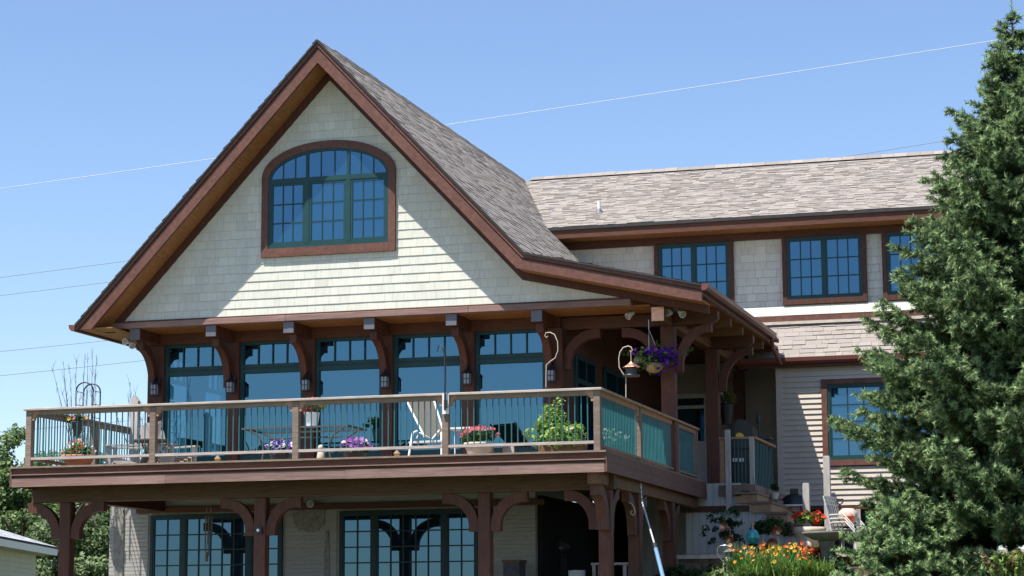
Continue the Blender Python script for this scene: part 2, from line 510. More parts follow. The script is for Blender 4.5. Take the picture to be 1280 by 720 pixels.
# --- rake: offset bands following the roof line
def rake_pts(dtop, left=True):
    """polyline of the roof line lowered perpendicular by dtop"""
    d = dtop
    apex = (XR, ZR - d / CS)
    if left:
        return [(XL, ZL - d / CS), apex]
    # kink mitre
    z1 = lambda x: ZR - d / CS - K * (x - XR)
    z2 = lambda x: ZK - d / CF - KF * (x - XK)
    xk = (ZR - d / CS + K * XR - ZK + d / CF - KF * XK) / (K - KF)
    return [apex, (xk, z1(xk)), (XE, z2(XE))]
def rake(name, d0, d1, y0, y1, material, trimx=0.0):
    mb = MB()
    a, b = rake_pts(d0, True), rake_pts(d1, True)
    q = clip([a[0], a[1], b[1], b[0]][::-1], (-30, 7.385), (0, 7.385))
    mb.prism(q, 'y', y0, y1)
    a, b = rake_pts(d0, False), rake_pts(d1, False)
    mb.prism([a[0], a[1], b[1], b[0]], 'y', y0, y1)
    mb.prism([a[1], a[2], b[2], b[1]], 'y', y0, y1)
    return mb.build(name, material, house)
rake('drip_edge', 0.002, 0.03, YF - 0.03, YF + 0.05, M['roofunder'])
rake('rake_fascia', 0.032, 0.095, YF, YF + 0.06, M['barge'])
rake('barge_shadow_strip', 0.097, 0.115, YF + 0.035, YF + 0.08, M['brown'])
rake('barge_board', 0.117, 0.30, YF + 0.02, YF + 0.085, M['barge'])
rake('rake_soffit', 0.262, 0.29, YF + 0.087, YG + 0.03, M['cedar'])
rake('rake_trim', 0.292, 0.43, YG - 0.035, YG + 0.03, M['brown'])

# --- main roof
mr = MB()
mr.prism([(XL, ZL), (XR, ZR), (XR, ZR - 0.09), (XL, ZL - 0.09)], 'y', YF + 0.002, 54)
mr.prism([(XR, ZR), (XK, ZK), (XK, ZK - 0.09), (XR, ZR - 0.09)], 'y', YF + 0.002, 46.5)
mr.prism([(XK, ZK), (XE, ZE), (XE, ZE - 0.07), (XK, ZK - 0.09)], 'y', YF + 0.002, 46.3)
YEV, ZEV = 46.5, 10.36
SW = (ZR - ZEV) / (YB - YEV)
xv = XR + (ZR - ZEV) / K
# triangle behind the valley line
mr.add([(XR, YEV, ZR - .01), (xv, YEV, ZEV - .01), (XR, YB, ZR - .01)], [(0, 1, 2)])
main_roof = mr.build('main_roof', M['roofunder'], house)
ms_ = MB()
LS = math.hypot(XK - XR, ZR - ZK)
down = Vector((XK - XR, 0, ZK - ZR)).normalized()
VU = -down
vv_ = math.hypot(xv - XR, ZR - ZEV)        # distance ridge->valley at eave line
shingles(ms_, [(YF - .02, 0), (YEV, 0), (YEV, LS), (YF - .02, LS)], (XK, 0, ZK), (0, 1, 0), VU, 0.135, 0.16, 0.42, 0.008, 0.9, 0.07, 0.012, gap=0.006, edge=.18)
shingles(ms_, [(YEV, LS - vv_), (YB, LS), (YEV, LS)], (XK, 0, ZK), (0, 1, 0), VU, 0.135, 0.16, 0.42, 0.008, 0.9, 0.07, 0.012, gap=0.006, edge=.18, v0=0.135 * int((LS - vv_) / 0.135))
LF = math.hypot(XE - XK, ZK - ZE)
VF = -Vector((XE - XK, 0, ZE - ZK)).normalized()
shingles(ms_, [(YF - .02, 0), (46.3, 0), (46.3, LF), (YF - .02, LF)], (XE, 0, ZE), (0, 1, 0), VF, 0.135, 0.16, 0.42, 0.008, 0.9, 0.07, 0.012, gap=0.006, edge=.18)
LL = math.hypot(XR - XL, ZR - ZL)
shingles(ms_, [(-54, 0), (-YF + .02, 0), (-YF + .02, LL), (-54, LL)], (XL, 0, ZL), (0, -1, 0), (XR - XL, 0, ZR - ZL), 0.2, 0.3, 0.6, 0.014, 0.6, 0.12, 0.02)
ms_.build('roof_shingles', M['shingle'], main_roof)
rc = MB()
y = YF + 0.9
while y < YB - .1:
    w = 0.30
    tn = 0.35 + random.random() * 0.25
    h = random.uniform(0.03, 0.045)
    rc.prism([(XR - .13, ZR - .13 * K + .012), (XR, ZR + h), (XR + .13, ZR - .13 * K + .012), (XR, ZR + .002)], 'y', y, y + w, tint=tn)
    y += w + 0.004
rc.build('ridge_cap', M['shingle'], main_roof)
# cheek board where the steep slope stops under the wing eave
ck = MB()
ck.prism([(xv - .05, ZEV - .13), (XK, ZK - .13), (XK, ZK - .32), (xv - .05, ZEV - .36)], 'y', 46.42, 47.1)
ck.build('cheek_board', M['brown'], house)

# --- flare soffit and porch ceiling (sloped planks)
so = MB()
def flare_under(x, d): return ZK - KF * (x - XK) - d
for i in range(60):
    y0 = YF + 0.12 + i * 0.17
    if y0 > 46.1: break
    tn = random.uniform(0.75, 1.15)
    xi = -9.3 if y0 < 39.95 else XK
    so.prism([(XK if y0 > 39.15 else -9.3, flare_under(XK if y0 > 39.15 else -9.3, .20)), (XE - .03, flare_under(XE - .03, .20)), (XE - .03, flare_under(XE - .03, .17)), (XK if y0 > 39.15 else -9.3, flare_under(XK if y0 > 39.15 else -9.3, .17))], 'y', y0, y0 + 0.163, tint=tn)
so.build('porch_soffit', M['cedar'], house)
# flat soffit between gable and window wall, boards running across
sf = MB()
x = -19.45
while x < -9.0:
    sf.box(x, x + 0.135, YG + 0.13, YW + 0.02, 7.452, 7.472, tint=random.uniform(.8, 1.15)); x += 0.14
sf.build('gable_soffit', M['cedar'], house)
# left eave soffit
le = MB()
for i in range(60):
    y0 = YF + .1 + i * .17
    if y0 > 52: break
    le.box(XL + .02, -19.2, y0, y0 + .163, 7.40, 7.42)
le.build('eave_soffit', M['cedar'], house)

# --- gutters
gt = MB()
prof = [(XE + .005, ZE - .005), (XE + .13, ZE + .0), (XE + .12, ZE - .07), (XE + .08, ZE - .115), (XE + .005, ZE - .12)]
gt.prism(prof, 'y', YF - .02, 45.3)
gt.build('gutter', M['gutter'], house)
gt = MB(); gt.prism([(XE - .002, ZE - .13), (XE + .003, ZE - .02), (XE - .04, ZE - .02), (XE - .04, ZE - .185), (XE - .002, ZE - .185)], 'y', YF + .09, 45.28)
gt.build('eave_fascia', M['brownx'], house)
gt = MB()
prof = [(XL - .005, ZL - .005), (XL - .13, ZL), (XL - .12, ZL - .07), (XL - .08, ZL - .115), (XL - .005, ZL - .12)]
gt.prism(prof, 'y', YF - .02, 53.9)
gt.build('gutter', M['gutter'], house)
ds = MB()
ds.tube([(XE + .06, 45.1, ZE - .12), (XE + .06, 45.1, ZE - .30), (XE + .06, 46.1, ZE - .52)], 0.045, 8)
ds.build('downspout', M['gutter'], house)

# --- wing roof
XW1 = -3.3
wr = MB()
Nw = Vector((0, -SW, 1)).normalized()
wr.prism([(YEV, ZEV - .002), (YB, ZR - .002), (YB + 5.8, ZEV), (YB + 5.8, ZEV - .06), (YB, ZR - .06), (YEV, ZEV - .06)], 'x', -13.2, XW1)
wing_roof = wr.build('wing_roof', M['roofunder'], house)
ws = MB()
LW = math.hypot(YB - YEV, ZR - ZEV)
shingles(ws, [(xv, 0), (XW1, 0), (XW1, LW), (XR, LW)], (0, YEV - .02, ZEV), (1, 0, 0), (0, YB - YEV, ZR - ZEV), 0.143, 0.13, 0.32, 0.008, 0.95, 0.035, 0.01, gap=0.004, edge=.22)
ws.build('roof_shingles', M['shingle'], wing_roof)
rc = MB(); x = XR + .2
while x < XW1:
    h = random.uniform(.03, .05)
    rc.box(x, x + .303, YB - .15, YB - .10, ZR - .14 * SW - .01, ZR - .14 * SW + .035, tint=.12)  # near-black strip paints the shadow line below the cap
    rc.prism([(YB - .17, ZR - .17 * SW + .05), (YB, ZR + h + .05), (YB + .14, ZR - .14 * SW + .05), (YB, ZR + .02)], 'x', x, x + .3, tint=random.uniform(.8, 1.1)); x += .305
rc.build('ridge_cap', M['shingle'], wing_roof)
vp = MB(); p = at(749, 267, 0.1)
t = (749, 266)
# vent pipe stands on the wing slope
yv = 48.0; pv = at(749, 266, yv)
yv = yv + (ZEV + SW * (yv - YEV) - pv.z) / 0.4 * 0.0
vp_y = 47.35
for _ in range(30):
    pv = at(749, 266, vp_y); err = pv.z - (ZEV + SW * (vp_y - YEV)); vp_y += err * 3.0 if abs(err) < 2 else 0
pv = at(749, 266, vp_y)
vp.tube([(pv.x, vp_y, pv.z - .1), (pv.x, vp_y, pv.z + .26)], .038, 10)
vp.lathe([(.10, -.02), (.07, .05), (.045, .09)], pv, 10, mi=1)
vp.build('vent_pipe', [M['white'], M['lead']], wing_roof)
# wing eave
we = MB()
we.box(xv - .02, XW1, YEV - .0, YEV + .035, ZEV - .25, ZEV - .055)
we.build('wing_fascia', M['brownx'], house)
we = MB(); we.box(xv - .1, XW1, YEV - .035, YEV - .002, ZEV - .07, ZEV - .004)
we.build('wing_drip_edge', M['roofunder'], house)
we = MB(); we.box(xv - .2, XW1, YEV + .037, 47.18, ZEV - .245, ZEV - .225)
we.build('wing_soffit', M['cedar'], house)
we = MB(); we.box(-12.9, XW1 - .1, 47.075, 47.15, 9.955, ZEV - .247)
we.build('wing_frieze', M['brownx'], house)

# --- wing upper wall
ww = MB(); ww.box(-13.2, XW1 - .3, 47.165, 47.4, 8.0, ZEV - .1)
wing_wall = ww.build('wing_wall', M['peeled'], house)
wsh = MB()
shingles(wsh, [(-13.0, 8.46), (XW1 - .3, 8.46), (XW1 - .3, 9.96), (-13.0, 9.96)], (0, 47.16, 0), (1, 0, 0), (0, 0, 1), 0.17, 0.12, 0.32, 0.016, 0.15, 0.04, 0.005, gap=.004, edge=.35)
# flared last course, out of the eave's shade
shingles(wsh, [(-13.0, 0), (XW1 - .3, 0), (XW1 - .3, .20), (-13.0, .20)], (0, 47.03, 8.28), (1, 0, 0), (0, .2, .98), 0.2, 0.12, 0.3, 0.008, 0.3, 0.03, 0.006)
wsh.build('shingle_siding', M['siding'], wing_wall)
bt = MB(); bt.box(-13.0, XW1 - .3, 47.01, 47.12, 8.15, 8.265)
bt.build('belt_board', M['barge'], house)
# --- skirt roof over the lower wing
YS, ZS = 46.36, 7.29
sk = MB()
sk.prism([(YS, ZS), (47.1, 8.10), (47.1, 7.9), (YS, ZS - .06)], 'x', -8.55, XW1 - .3)
skirt = sk.build('skirt_roof', M['roofunder'], house)
sks = MB()
LSK = math.hypot(47.1 - YS, 8.10 - ZS)
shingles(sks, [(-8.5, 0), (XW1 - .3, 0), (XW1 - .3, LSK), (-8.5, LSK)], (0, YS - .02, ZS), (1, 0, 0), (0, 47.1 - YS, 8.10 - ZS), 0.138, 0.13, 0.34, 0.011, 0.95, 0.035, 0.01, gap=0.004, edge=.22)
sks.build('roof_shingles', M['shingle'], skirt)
fl = MB(); fl.box(-8.5, XW1 - .3, 46.98, 47.04, 8.085, 8.145)
fl.build('flashing', M['capstone'], skirt)
sg = MB(); sg.prism([(YS, ZS - .005), (YS - .12, ZS), (YS - .11, ZS - .08), (YS - .07, ZS - .13), (YS, ZS - .13)], 'x', -8.75, XW1 - .3)
sg.build('gutter', M['gutter'], house)
sg = MB(); sg.box(-8.7, XW1 - .3, YS + .002, YS + .04, ZS - .2, ZS - .03)
sg.box(-8.7, XW1 - .3, YS + .042, 46.5, ZS - .19, ZS - .17)
sg.build('skirt_fascia', M['brownx'], house)

# --- lower wing wall with lap siding
lw = MB(); lw.box(-7.95, XW1 - .3, 46.60, 46.72, 4.2, ZS - .1)
lower_wall = lw.build('lower_wing_wall', M['vinyl'], house)
def lap(mb, x0, x1, Y, z0, z1, step=0.112, holes=()):
    z = z0
    while z < z1 - 1e-3:
        zt = min(z + step, z1)
        segs = [(x0, x1)]
        for hx0, hx1, hz0, hz1 in holes:
            if zt > hz0 and z < hz1:
                segs = [s for a, b in segs for s in ((a, min(b, hx0)), (max(a, hx1), b)) if s[1] - s[0] > 1e-3]
        for a, b in segs:
            mb.add([(a, Y - .030, z), (b, Y - .030, z), (b, Y - .003, zt), (a, Y - .003, zt), (a, Y, z), (b, Y, z)], [(0, 1, 2, 3), (4, 5, 1, 0)])
        z = zt
ls = MB(); lap(ls, -7.9, XW1 - .3, 46.52, 4.22, ZS - .17, holes=((at(1035, 530, 46.5).x - .05, at(1175, 530, 46.5).x + .05, 5.1, 6.78),))
ls.build('lap_siding', M['vinyl'], lower_wall)
lc = MB(); lc.box(-7.95, -7.83, 46.485, 46.6, 3.9, ZS - .18)
lc.build('corner_board', M['vinyl'], lower_wall)
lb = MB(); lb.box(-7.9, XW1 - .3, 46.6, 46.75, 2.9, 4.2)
lb.build('shade_black_base_wall', M['dark'], house)  # shade of the recess under the sill is put into the wall colour
lb = MB(); lb.box(-7.9, XW1 - .3, 46.45, 46.62, 4.13, 4.195)
lb.build('sill_beam', M['brown'], house)
for xx in (-6.35, -4.98):
    MB().box(xx, xx + .09, 46.44, 46.53, 2.95, 4.13).build('base_post', M['greypost'], house)

# ------------------------------------------------------------------ windows
def window(x0, x1, z0, z1, Y, bays, rows, gl, fw=.055, mw=.02, name='window', trim=None, transom=None, depth=.07, parent=None, fm=None):
    """bays: list of (fraction, columns)"""
    fr = MB()
    fr.box(x0, x1, Y, Y + depth, z1 - fw, z1); fr.box(x0, x1, Y, Y + depth, z0, z0 + fw)
    fr.box(x0, x0 + fw, Y, Y + depth, z0 + fw, z1 - fw); fr.box(x1 - fw, x1, Y, Y + depth, z0 + fw, z1 - fw)
    pn = MB(); mu = MB()
    tot = sum(b[0] for b in bays); x = x0 + fw; W = x1 - x0 - 2 * fw
    edges = []
    for i, (fr_, c) in enumerate(bays):
        xa, xb = x, x + W * fr_ / tot; x = xb
        edges.append((xa, xb, c))
        if i: fr.box(xa - fw * .75, xa + fw * .75, Y + .003, Y + depth, z0 + fw, z1 - fw)
    for i, (xa, xb, c) in enumerate(edges):
        sa = xa + (fw * .75 if i else 0); sb = xb - (fw * .75 if i < len(edges) - 1 else 0)
        # sash
        s = .03
        fr.box(sa, sa + s, Y + .012, Y + depth - .01, z0 + fw, z1 - fw); fr.box(sb - s, sb, Y + .012, Y + depth - .01, z0 + fw, z1 - fw)
        fr.box(sa + s, sb - s, Y + .012, Y + depth - .01, z0 + fw, z0 + fw + s * 1.3); fr.box(sa + s, sb - s, Y + .012, Y + depth - .01, z1 - fw - s, z1 - fw)
        ga, gb, gz0, gz1 = sa + s, sb - s, z0 + fw + s * 1.3, z1 - fw - s
        pn.box(ga, gb, Y + .040, Y + .046, gz0, gz1)
        for k in range(1, c):
            xm = ga + (gb - ga) * k / c
            mu.box(xm - mw / 2, xm + mw / 2, Y + .022, Y + .039, gz0, gz1)
        for k in range(1, rows):
            zm = gz0 + (gz1 - gz0) * k / rows
            mu.box(ga, gb, Y + .020, Y + .0385, zm - mw / 2, zm + mw / 2)
    fm = fm or M['teal']
    w = fr.build(name, fm, parent or house)
    pn.build('pane', gl, w)
    if mu.v: mu.build('muntin', fm, w)
    if trim:
        tl, tr, tt, tb, mm = trim
        tm = MB()
        tm.box(x0 - tl, x0 - .002, Y - .018, Y + depth, z0 - tb, z1 + tt); tm.box(x1 + .002, x1 + tr, Y - .018, Y + depth, z0 - tb, z1 + tt)
        tm.box(x0 - .002, x1 + .002, Y - .018, Y + depth, z1 + .002, z1 + tt)
        tm.box(x0 - .002, x1 + .002, Y - .018, Y + depth, z0 - tb, z0 - .002)
        tm.build('window_trim', mm, w)
    return w

# upper wing windows
for a, b in ((824, 912), (984, 1078), (1109, 1203)):
    xa = at(a, 330, 47.13).x; xb = at(b, 330, 47.13).x
    w = window(xa, xb, 8.62, 9.945, 47.06, [(1, 3), (1, 3)], 3, M['glass'], .045, .022, trim=(.095, .095, .006, .11, M['brown']))
    w['label'] = 'teal double casement window with nine panes a side on the upper wing'
# lower wing window
xa = at(1035, 530, 46.5).x; xb = at(1175, 530, 46.5).x
window(xa, xb, 5.155, 6.72, 46.488, [(1, 3), (1, 3)], 4, M['glass'], .05, .022, trim=(.12, .12, .11, .12, M['barge']))['label'] = 'lower wing window with brown trim'

# gable window with arched head
GX0, GX1, GZ0 = -16.40, -13.72, 8.68
def arch_z(x, x0, x1, zs, zt, p=2.02):
    u = (2 * (x - x0) / (x1 - x0) - 1)
    return zs + (zt - zs) * max(0, 1 - abs(u) ** p) ** (1 / p)
def arch_line(x0, x1, zs, zt, n=48):
    pts = []
    for i in range(n + 1):
        a = math.pi * (1 - i / n)
        c, s = math.cos(a), math.sin(a)
        p = 2.02
        pts.append(((x0 + x1) / 2 + (x1 - x0) / 2 * math.copysign(abs(c) ** (2 / p), c), zs + (zt - zs) * abs(s) ** (2 / p)))
    return pts
TW = 0.135
gx0, gx1, gz0 = GX0 + TW, GX1 - TW, GZ0 + .165
ZSP = 10.06
outer = [(GX0, GZ0)] + arch_line(GX0, GX1, 10.20, 10.86) + [(GX1, GZ0)]
inner = [(gx0, GZ0)] + arch_line(gx0, gx1, 10.15, 10.71) + [(gx1, GZ0)]
fr2o = [(gx0, gz0)] + arch_line(gx0, gx1, 10.15, 10.71) + [(gx1, gz0)]
fr2i = [(gx0 + .05, gz0)] + arch_line(gx0 + .05, gx1 - .05, 10.15, 10.66) + [(gx1 - .05, gz0)]
wf = MB(); wf.band(fr2o, fr2i, 'y', 38.947, 38.99)
wf.box(gx0 + .05, gx1 - .05, 38.947, 38.99, gz0, gz0 + .07)
wf.box(gx0 + .05, gx1 - .05, 38.942, 38.985, 10.085, 10.175)
xb1, xb2 = gx0 + (gx1 - gx0) * .325, gx0 + (gx1 - gx0) * .667
pn = MB(); mu = MB()
pn.prism([(p[0], p[1]) for p in fr2i[1:-1]] + [(gx1 - .05, gz0 + .06), (gx0 + .05, gz0 + .06)], 'y', 38.968, 38.974)
cells = [(gx0 + .05, xb1), (xb1, xb2), (xb2, gx1 - .05)]
for xm in (xb1, xb2):
    wf.box(xm - .045, xm + .045, 38.943, 38.983, gz0 + .07, 10.085)
    wf.box(xm - .028, xm + .028, 38.945, 38.983, 10.175, arch_z(xm, gx0, gx1, 10.15, 10.69) + .01)
for i, (a, b) in enumerate(cells):
    a2 = a + (.045 if i else 0); b2 = b - (.045 if i < 2 else 0)
    s = .045
    for q in (a2, b2 - s): wf.box(q, q + s, 38.951, 38.983, gz0 + .07, 10.085)
    wf.box(a2 + s, b2 - s, 38.951, 38.983, gz0 + .07, gz0 + .07 + s); wf.box(a2 + s, b2 - s, 38.951, 38.983, 10.085 - s, 10.085)
    ga, gb, za, zb = a2 + s, b2 - s, gz0 + .07 + s, 10.085 - s
    for k in (1, 2):
        xm = ga + (gb - ga) * k / 3; mu.box(xm - .011, xm + .011, 38.957, 38.966, za, zb)
        zm = za + (zb - za) * k / 3; mu.box(ga, gb, 38.955, 38.9655, zm - .011, zm + .011)
        xm = a + (b - a) * k / 3
        mu.box(xm - .011, xm + .011, 38.957, 38.966, 10.175, arch_z(xm, gx0, gx1, 10.15, 10.69))
gwin = wf.build('gable_window', M['teal'], house, label='arched three-bay gable window with brown surround')
pn.build('pane', M['glass'], gwin); mu.build('muntin', M['teal'], gwin)
tr = MB(); tr.band(outer, inner, 'y', 38.932, 38.992)
tr.box(GX0 + TW + .001, GX1 - TW - .001, 38.928, 38.992, GZ0, GZ0 + .163)
tr.build('window_trim', M['barge'], gwin)

# big window wall
BW = [(206, 286), (300, 379.7), (394.7, 478), (492, 579), (594.4, 682.5)]
bwx = [(at(a, 490, 40.0).x, at(b, 490, 40.0).x) for a, b in BW]
for i, (xa, xb) in enumerate(bwx):
    fr = MB(); Y = 40.0
    z0, z1 = ZDECK + .10, 7.235
    fw = .065
    fr.box(xa, xa + fw, Y, Y + .09, z0, z1); fr.box(xb - fw, xb, Y, Y + .09, z0, z1)
    fr.box(xa + fw, xb - fw, Y, Y + .09, z1 - .055, z1); fr.box(xa + fw, xb - fw, Y, Y + .09, 6.625, 6.70)
    fr.box(xa + fw, xb - fw, Y + .018, Y + .09, 6.70, 6.735); fr.box(xa + fw, xb - fw, Y, Y + .09, 6.735, 6.80)
    fr.box(xa + fw, xb - fw, Y, Y + .09, z0, 5.05)
    # thin shadow line at the top sash
    w = fr.build('tall_window', M['teal'], house)
    MB().box(xa + fw, xb - fw, Y + .05, Y + .058, 5.05, 6.625).build('pane', M['glassbig'], w)
    MB().box(xa + fw, xb - fw, Y + .05, Y + .058, 6.80, z1 - .055).build('transom_pane', M['glassbig'], w)
    for k in (1, 2, 3):
        xm = xa + fw + (xb - xa - 2 * fw) * k / 4
        MB().box(xm - .013, xm + .013, Y + .02, Y + .048, 6.80, z1 - .055).build('muntin', M['teal'], w)
# window-wall posts and header
px_ = [(186, 206), (286, 300), (379.7, 394.7), (478, 492), (579, 594.4), (682.5, 705)]
for i, (a, b) in enumerate(px_):
    xa, xb = at(a, 490, 40.0).x + .001, at(b, 490, 40.0).x - .001
    MB().box(xa, xb, 39.93 if i < 5 else 39.90, 40.15, ZDECK, 7.235).build('wall_post', M['brown'], house, bevel=.008)
hb = MB(); hb.box(-19.16, -10.83, 39.94, 40.15, 7.237, 7.45)
hb.build('header_beam', M['brownx'], house)
# outlookers with metal caps and curved brackets
OPX = [169, 264, 361, 461.7, 564.3, 671]
for i, p in enumerate(OPX):
    xc = at(p, 410, 39.02).x
    ol = MB(); ol.box(xc - .095, xc + .095, 39.035, 40.1, 7.245, 7.449)
    o = ol.build('outlooker', M['brown'], house, bevel=.006)
    cp = MB(); cp.box(xc - .102, xc + .102, 39.0, 39.034, 7.238, 7.4455)
    cp.build('beam_cap', M['lead'], o)
    n = 14; ra, rb = .72, .78
    ext, inn = [], []
    for k in range(n + 1):
        a = math.pi / 2 * k / n
        # ellipse centre (39.93-ra, 7.245-rb): from the post (vertical) up to the beam (horizontal)
        ext.append((39.945 - ra + ra * math.cos(a), 7.24 - rb + rb * math.sin(a)))
        inn.append((39.945 - ra + (ra - .17) * math.cos(a), 7.24 - rb + (rb - .17) * math.sin(a)))
    br = MB(); br.band(ext, inn, 'x', xc - .07, xc + .07)
    br.box(xc - .068, xc + .068, 39.775, 39.942, 7.24 - rb - .12, 7.24 - rb)
    br.build('curved_bracket', M['brown'], house, bevel=.006)

# room behind the tall windows: floor, back and side walls, ceiling
rm = MB()
rm.box(-19.16, -10.85, 40.16, 46.6, 4.42, 4.48)
rm.box(-19.16, -10.85, 46.6, 46.75, 4.48, 7.45)
rm.box(-19.16, -10.85, 40.16, 46.6, 7.455, 7.50)
rm.box(-10.98, -10.84, 40.16, 46.6, 4.48, 7.44)
rm.box(-19.16, -19.0, 40.16, 40.6, 4.48, 7.45); rm.box(-19.16, -19.0, 41.7, 42.3, 4.48, 7.45)
rm.box(-19.16, -19.0, 43.4, 46.6, 4.48, 7.45)
for ya, yb in ((40.6, 41.7), (42.3, 43.4)):
    rm.box(-19.16, -19.0, ya, yb, 4.48, 4.7); rm.box(-19.16, -19.0, ya, yb, 7.15, 7.45)
rm.build('room_walls', M['room'], house)
for ya, yb in ((40.6, 41.7), (42.3, 43.4)):
    sw = MB()
    for yy in (ya, yb - .07): sw.box(-19.13, -19.05, yy, yy + .07, 4.7, 7.15)
    for zz in (4.7, 6.6, 7.08): sw.box(-19.13, -19.05, ya + .07, yb - .07, zz, zz + .07)
    for f_ in (.25, .5, .75): sw.box(-19.12, -19.06, ya + (yb - ya) * f_ - .012, ya + (yb - ya) * f_ + .012, 6.67, 7.08)
    sw = sw.build('side_window', M['teal'], house)
    MB().box(-19.1, -19.094, ya + .06, yb - .06, 4.76, 7.1).build('pane', M['clear'], sw)

# porch: side wall of the main block with dark glazed door, back wall
pw = MB(); pw.box(-10.84, -10.78, 40.16, 48.5, 4.3, 8.1)
pw.build('porch_side_wall', M['brown'], house)
dd = MB()
dd.box(-10.78, -10.73, 40.7, 42.2, ZDECK, 6.85); dd.box(-10.78, -10.73, 42.9, 44.9, ZDECK, 6.85)
d = dd.build('porch_door', M['teal'], house)
for y0, y1 in ((40.82, 41.4), (41.5, 42.08), (43.0, 43.85), (43.95, 44.8)):
    for zz0, zz1 in ((4.75, 6.3), (6.4, 6.75)): MB().box(-10.729, -10.72, y0, y1, zz0, zz1).build('pane', M['glasslow'], d)
pb = MB(); pb.box(-10.8, -7.83, 48.52, 48.7, 3.9, 8.05)
pbw = pb.build('porch_back_wall', M['vinyl'], house)
pbs = MB(); lap(pbs, -10.7, -7.83, 48.52, 4.3, 7.8); pbs.build('lap_siding', M['vinyl'], pbw)
MB().box(-7.95, -7.84, 46.72, 48.5, 3.9, 7.3).build('wing_return_wall', M['vinyl'], house)
wd = MB()
xa, xb = at(845, 500, 48.45).x, at(880, 500, 48.45).x
za, zb, zc = at(860, 498, 48.45).z, at(860, 552, 48.45).z, at(860, 610, 48.45).z
wd.box(xa - .06, xb + .06, 48.42, 48.5, za, za + .09); wd.box(xa - .06, xa, 48.42, 48.5, zc, za); wd.box(xb, xb + .06, 48.42, 48.5, zc, za)
wd.box(xa, xb, 48.43, 48.5, zc, zb); wd.box(xa, xb, 48.42, 48.5, zb + .72, zb + .79)
wd = wd.build('white_storm_door', M['white'], house)
MB().box(xa, xb, 48.46, 48.466, zb, za).build('pane', M['glasslow'], wd)
xp = at(924, 510, 47.6).x
MB().box(xp - .11, xp + .11, 47.55, 47.75, ZDECK - .3, 7.2).build('porch_post', M['brown'], house)
MB().box(-10.8, -7.9, 45.9, 48.7, 7.50, 7.56).build('porch_ceiling', M['brown'], house)
MB().box(-11.2, -10.85, 40.16, 48.5, 7.46, 8.6).build('porch_gable_wall', M['brown'], house)
MB().box(-10.8, -7.9, 42.5, 48.5, 4.30, 4.46).build('porch_floor', M['weathered'], house)

# porch timber frame
PX = -8.83
def arch_brace(mb, xpost, zbeam, dx, y0, y1, r=.62, w=.17, rz=None):
    rz = rz or r
    ext, inn = [], []
    for k in range(15):
        a = math.pi / 2 * k / 14
        ext.append((xpost + dx * (r - r * math.cos(a)), zbeam - rz + rz * math.sin(a)))
        inn.append((xpost + dx * (r - (r - w) * math.cos(a)), zbeam - rz + (rz - w) * math.sin(a)))
    mb.band(ext, inn, 'y', y0, y1)
    mb.prism([(xpost, zbeam - rz - .08), (xpost + dx * w, zbeam - rz - .08), (xpost + dx * w, zbeam - rz), (xpost, zbeam - rz)], 'y', y0, y1)
    mb.prism([(xpost + dx * r, zbeam), (xpost + dx * (r + .07), zbeam), (xpost + dx * (r + .07), zbeam - w), (xpost + dx * r, zbeam - w)], 'y', y0, y1)
def arch_brace_y(mb, ypost, zbeam, dy, x0, x1, r=.6, w=.17, rz=None):
    rz = rz or r
    ext, inn = [], []
    for k in range(15):
        a = math.pi / 2 * k / 14
        ext.append((ypost + dy * (r - r * math.cos(a)), zbeam - rz + rz * math.sin(a)))
        inn.append((ypost + dy * (r - (r - w) * math.cos(a)), zbeam - rz + (rz - w) * math.sin(a)))
    mb.band(ext, inn, 'x', x0, x1)
    mb.prism([(ypost, zbeam - rz - .08), (ypost + dy * w, zbeam - rz - .08), (ypost + dy * w, zbeam - rz), (ypost, zbeam - rz)], 'x', x0, x1)
xa = at(826, 470, 40.0).x
MB().box(xa, xa + .25, 40.0, 40.25, ZDECK, 7.19).build('porch_post', M['brown'], house, bevel=.008)
xq = at(882, 500, 43.55).x
MB().box(xq, xq + .25, 43.55, 43.8, ZDECK - .1, 7.19).build('porch_post', M['brown'], house, bevel=.008)
# long beam running back over both posts, copper cap on its front end
bm = MB(); bm.box(xa + .02, xa + .23, 39.30, 47.6, 7.192, 7.43)
beam = bm.build('porch_beam', M['beam'], house, bevel=.008)
bm = MB(); bm.box(xa + .012, xa + .238, 39.255, 39.298, 7.185, 7.437)
bm.build('beam_cap', M['copper'], beam)
cb = MB(); cb.box(-10.83, xa + .018, 40.01, 40.2, 7.2, 7.42)
cb.build('cross_beam', M['brownx'], house)
MB().prism([(-10.8, 7.4), (-7.95, 7.4), (-7.95, flare_under(-7.95, .21)), (-10.8, flare_under(-10.8, .21))], 'y', 46.12, 46.16).build('porch_end_board', M['brown'], house)
cb = MB(); arch_brace(cb, -10.83, 7.2, 1, 40.03, 40.17, .66, .17); cb.build('arch_brace', M['brown'], house)
cb = MB(); arch_brace(cb, xa, 7.19, -1, 40.03, 40.17, .66, .17); cb.build('arch_brace', M['brown'], house)
for Y, xx in ((40.0, xa + .25), (43.55, xq + .25)):
    ol = MB(); ol.prism([(xa + .232, 7.2), (XE - .18, 7.2), (XE - .06, 7.29), (XE - .06, 7.43), (xa + .232, 7.43)], 'y', Y + .03, Y + .22)
    ol.build('outlooker', M['brownx'], house)
    cb = MB(); arch_brace(cb, xx, 7.2, 1, Y + .05, Y + .19, .62, .15, .78); cb.build('arch_brace', M['brown'], house)
for y in (41.3, 42.5, 44.7):
    MB().box(xa + .24, XE - .06, y, y + .09, 7.30, 7.45).build('rafter_tail', M['beam'], house)

# --- lower storey wall
low = MB()
low.box(-19.47, -11.08, YG + .06, YG + .2, 1.9, 4.44)
lowwall = low.build('lower_wall', M['stucco'], house)
ll = MB()
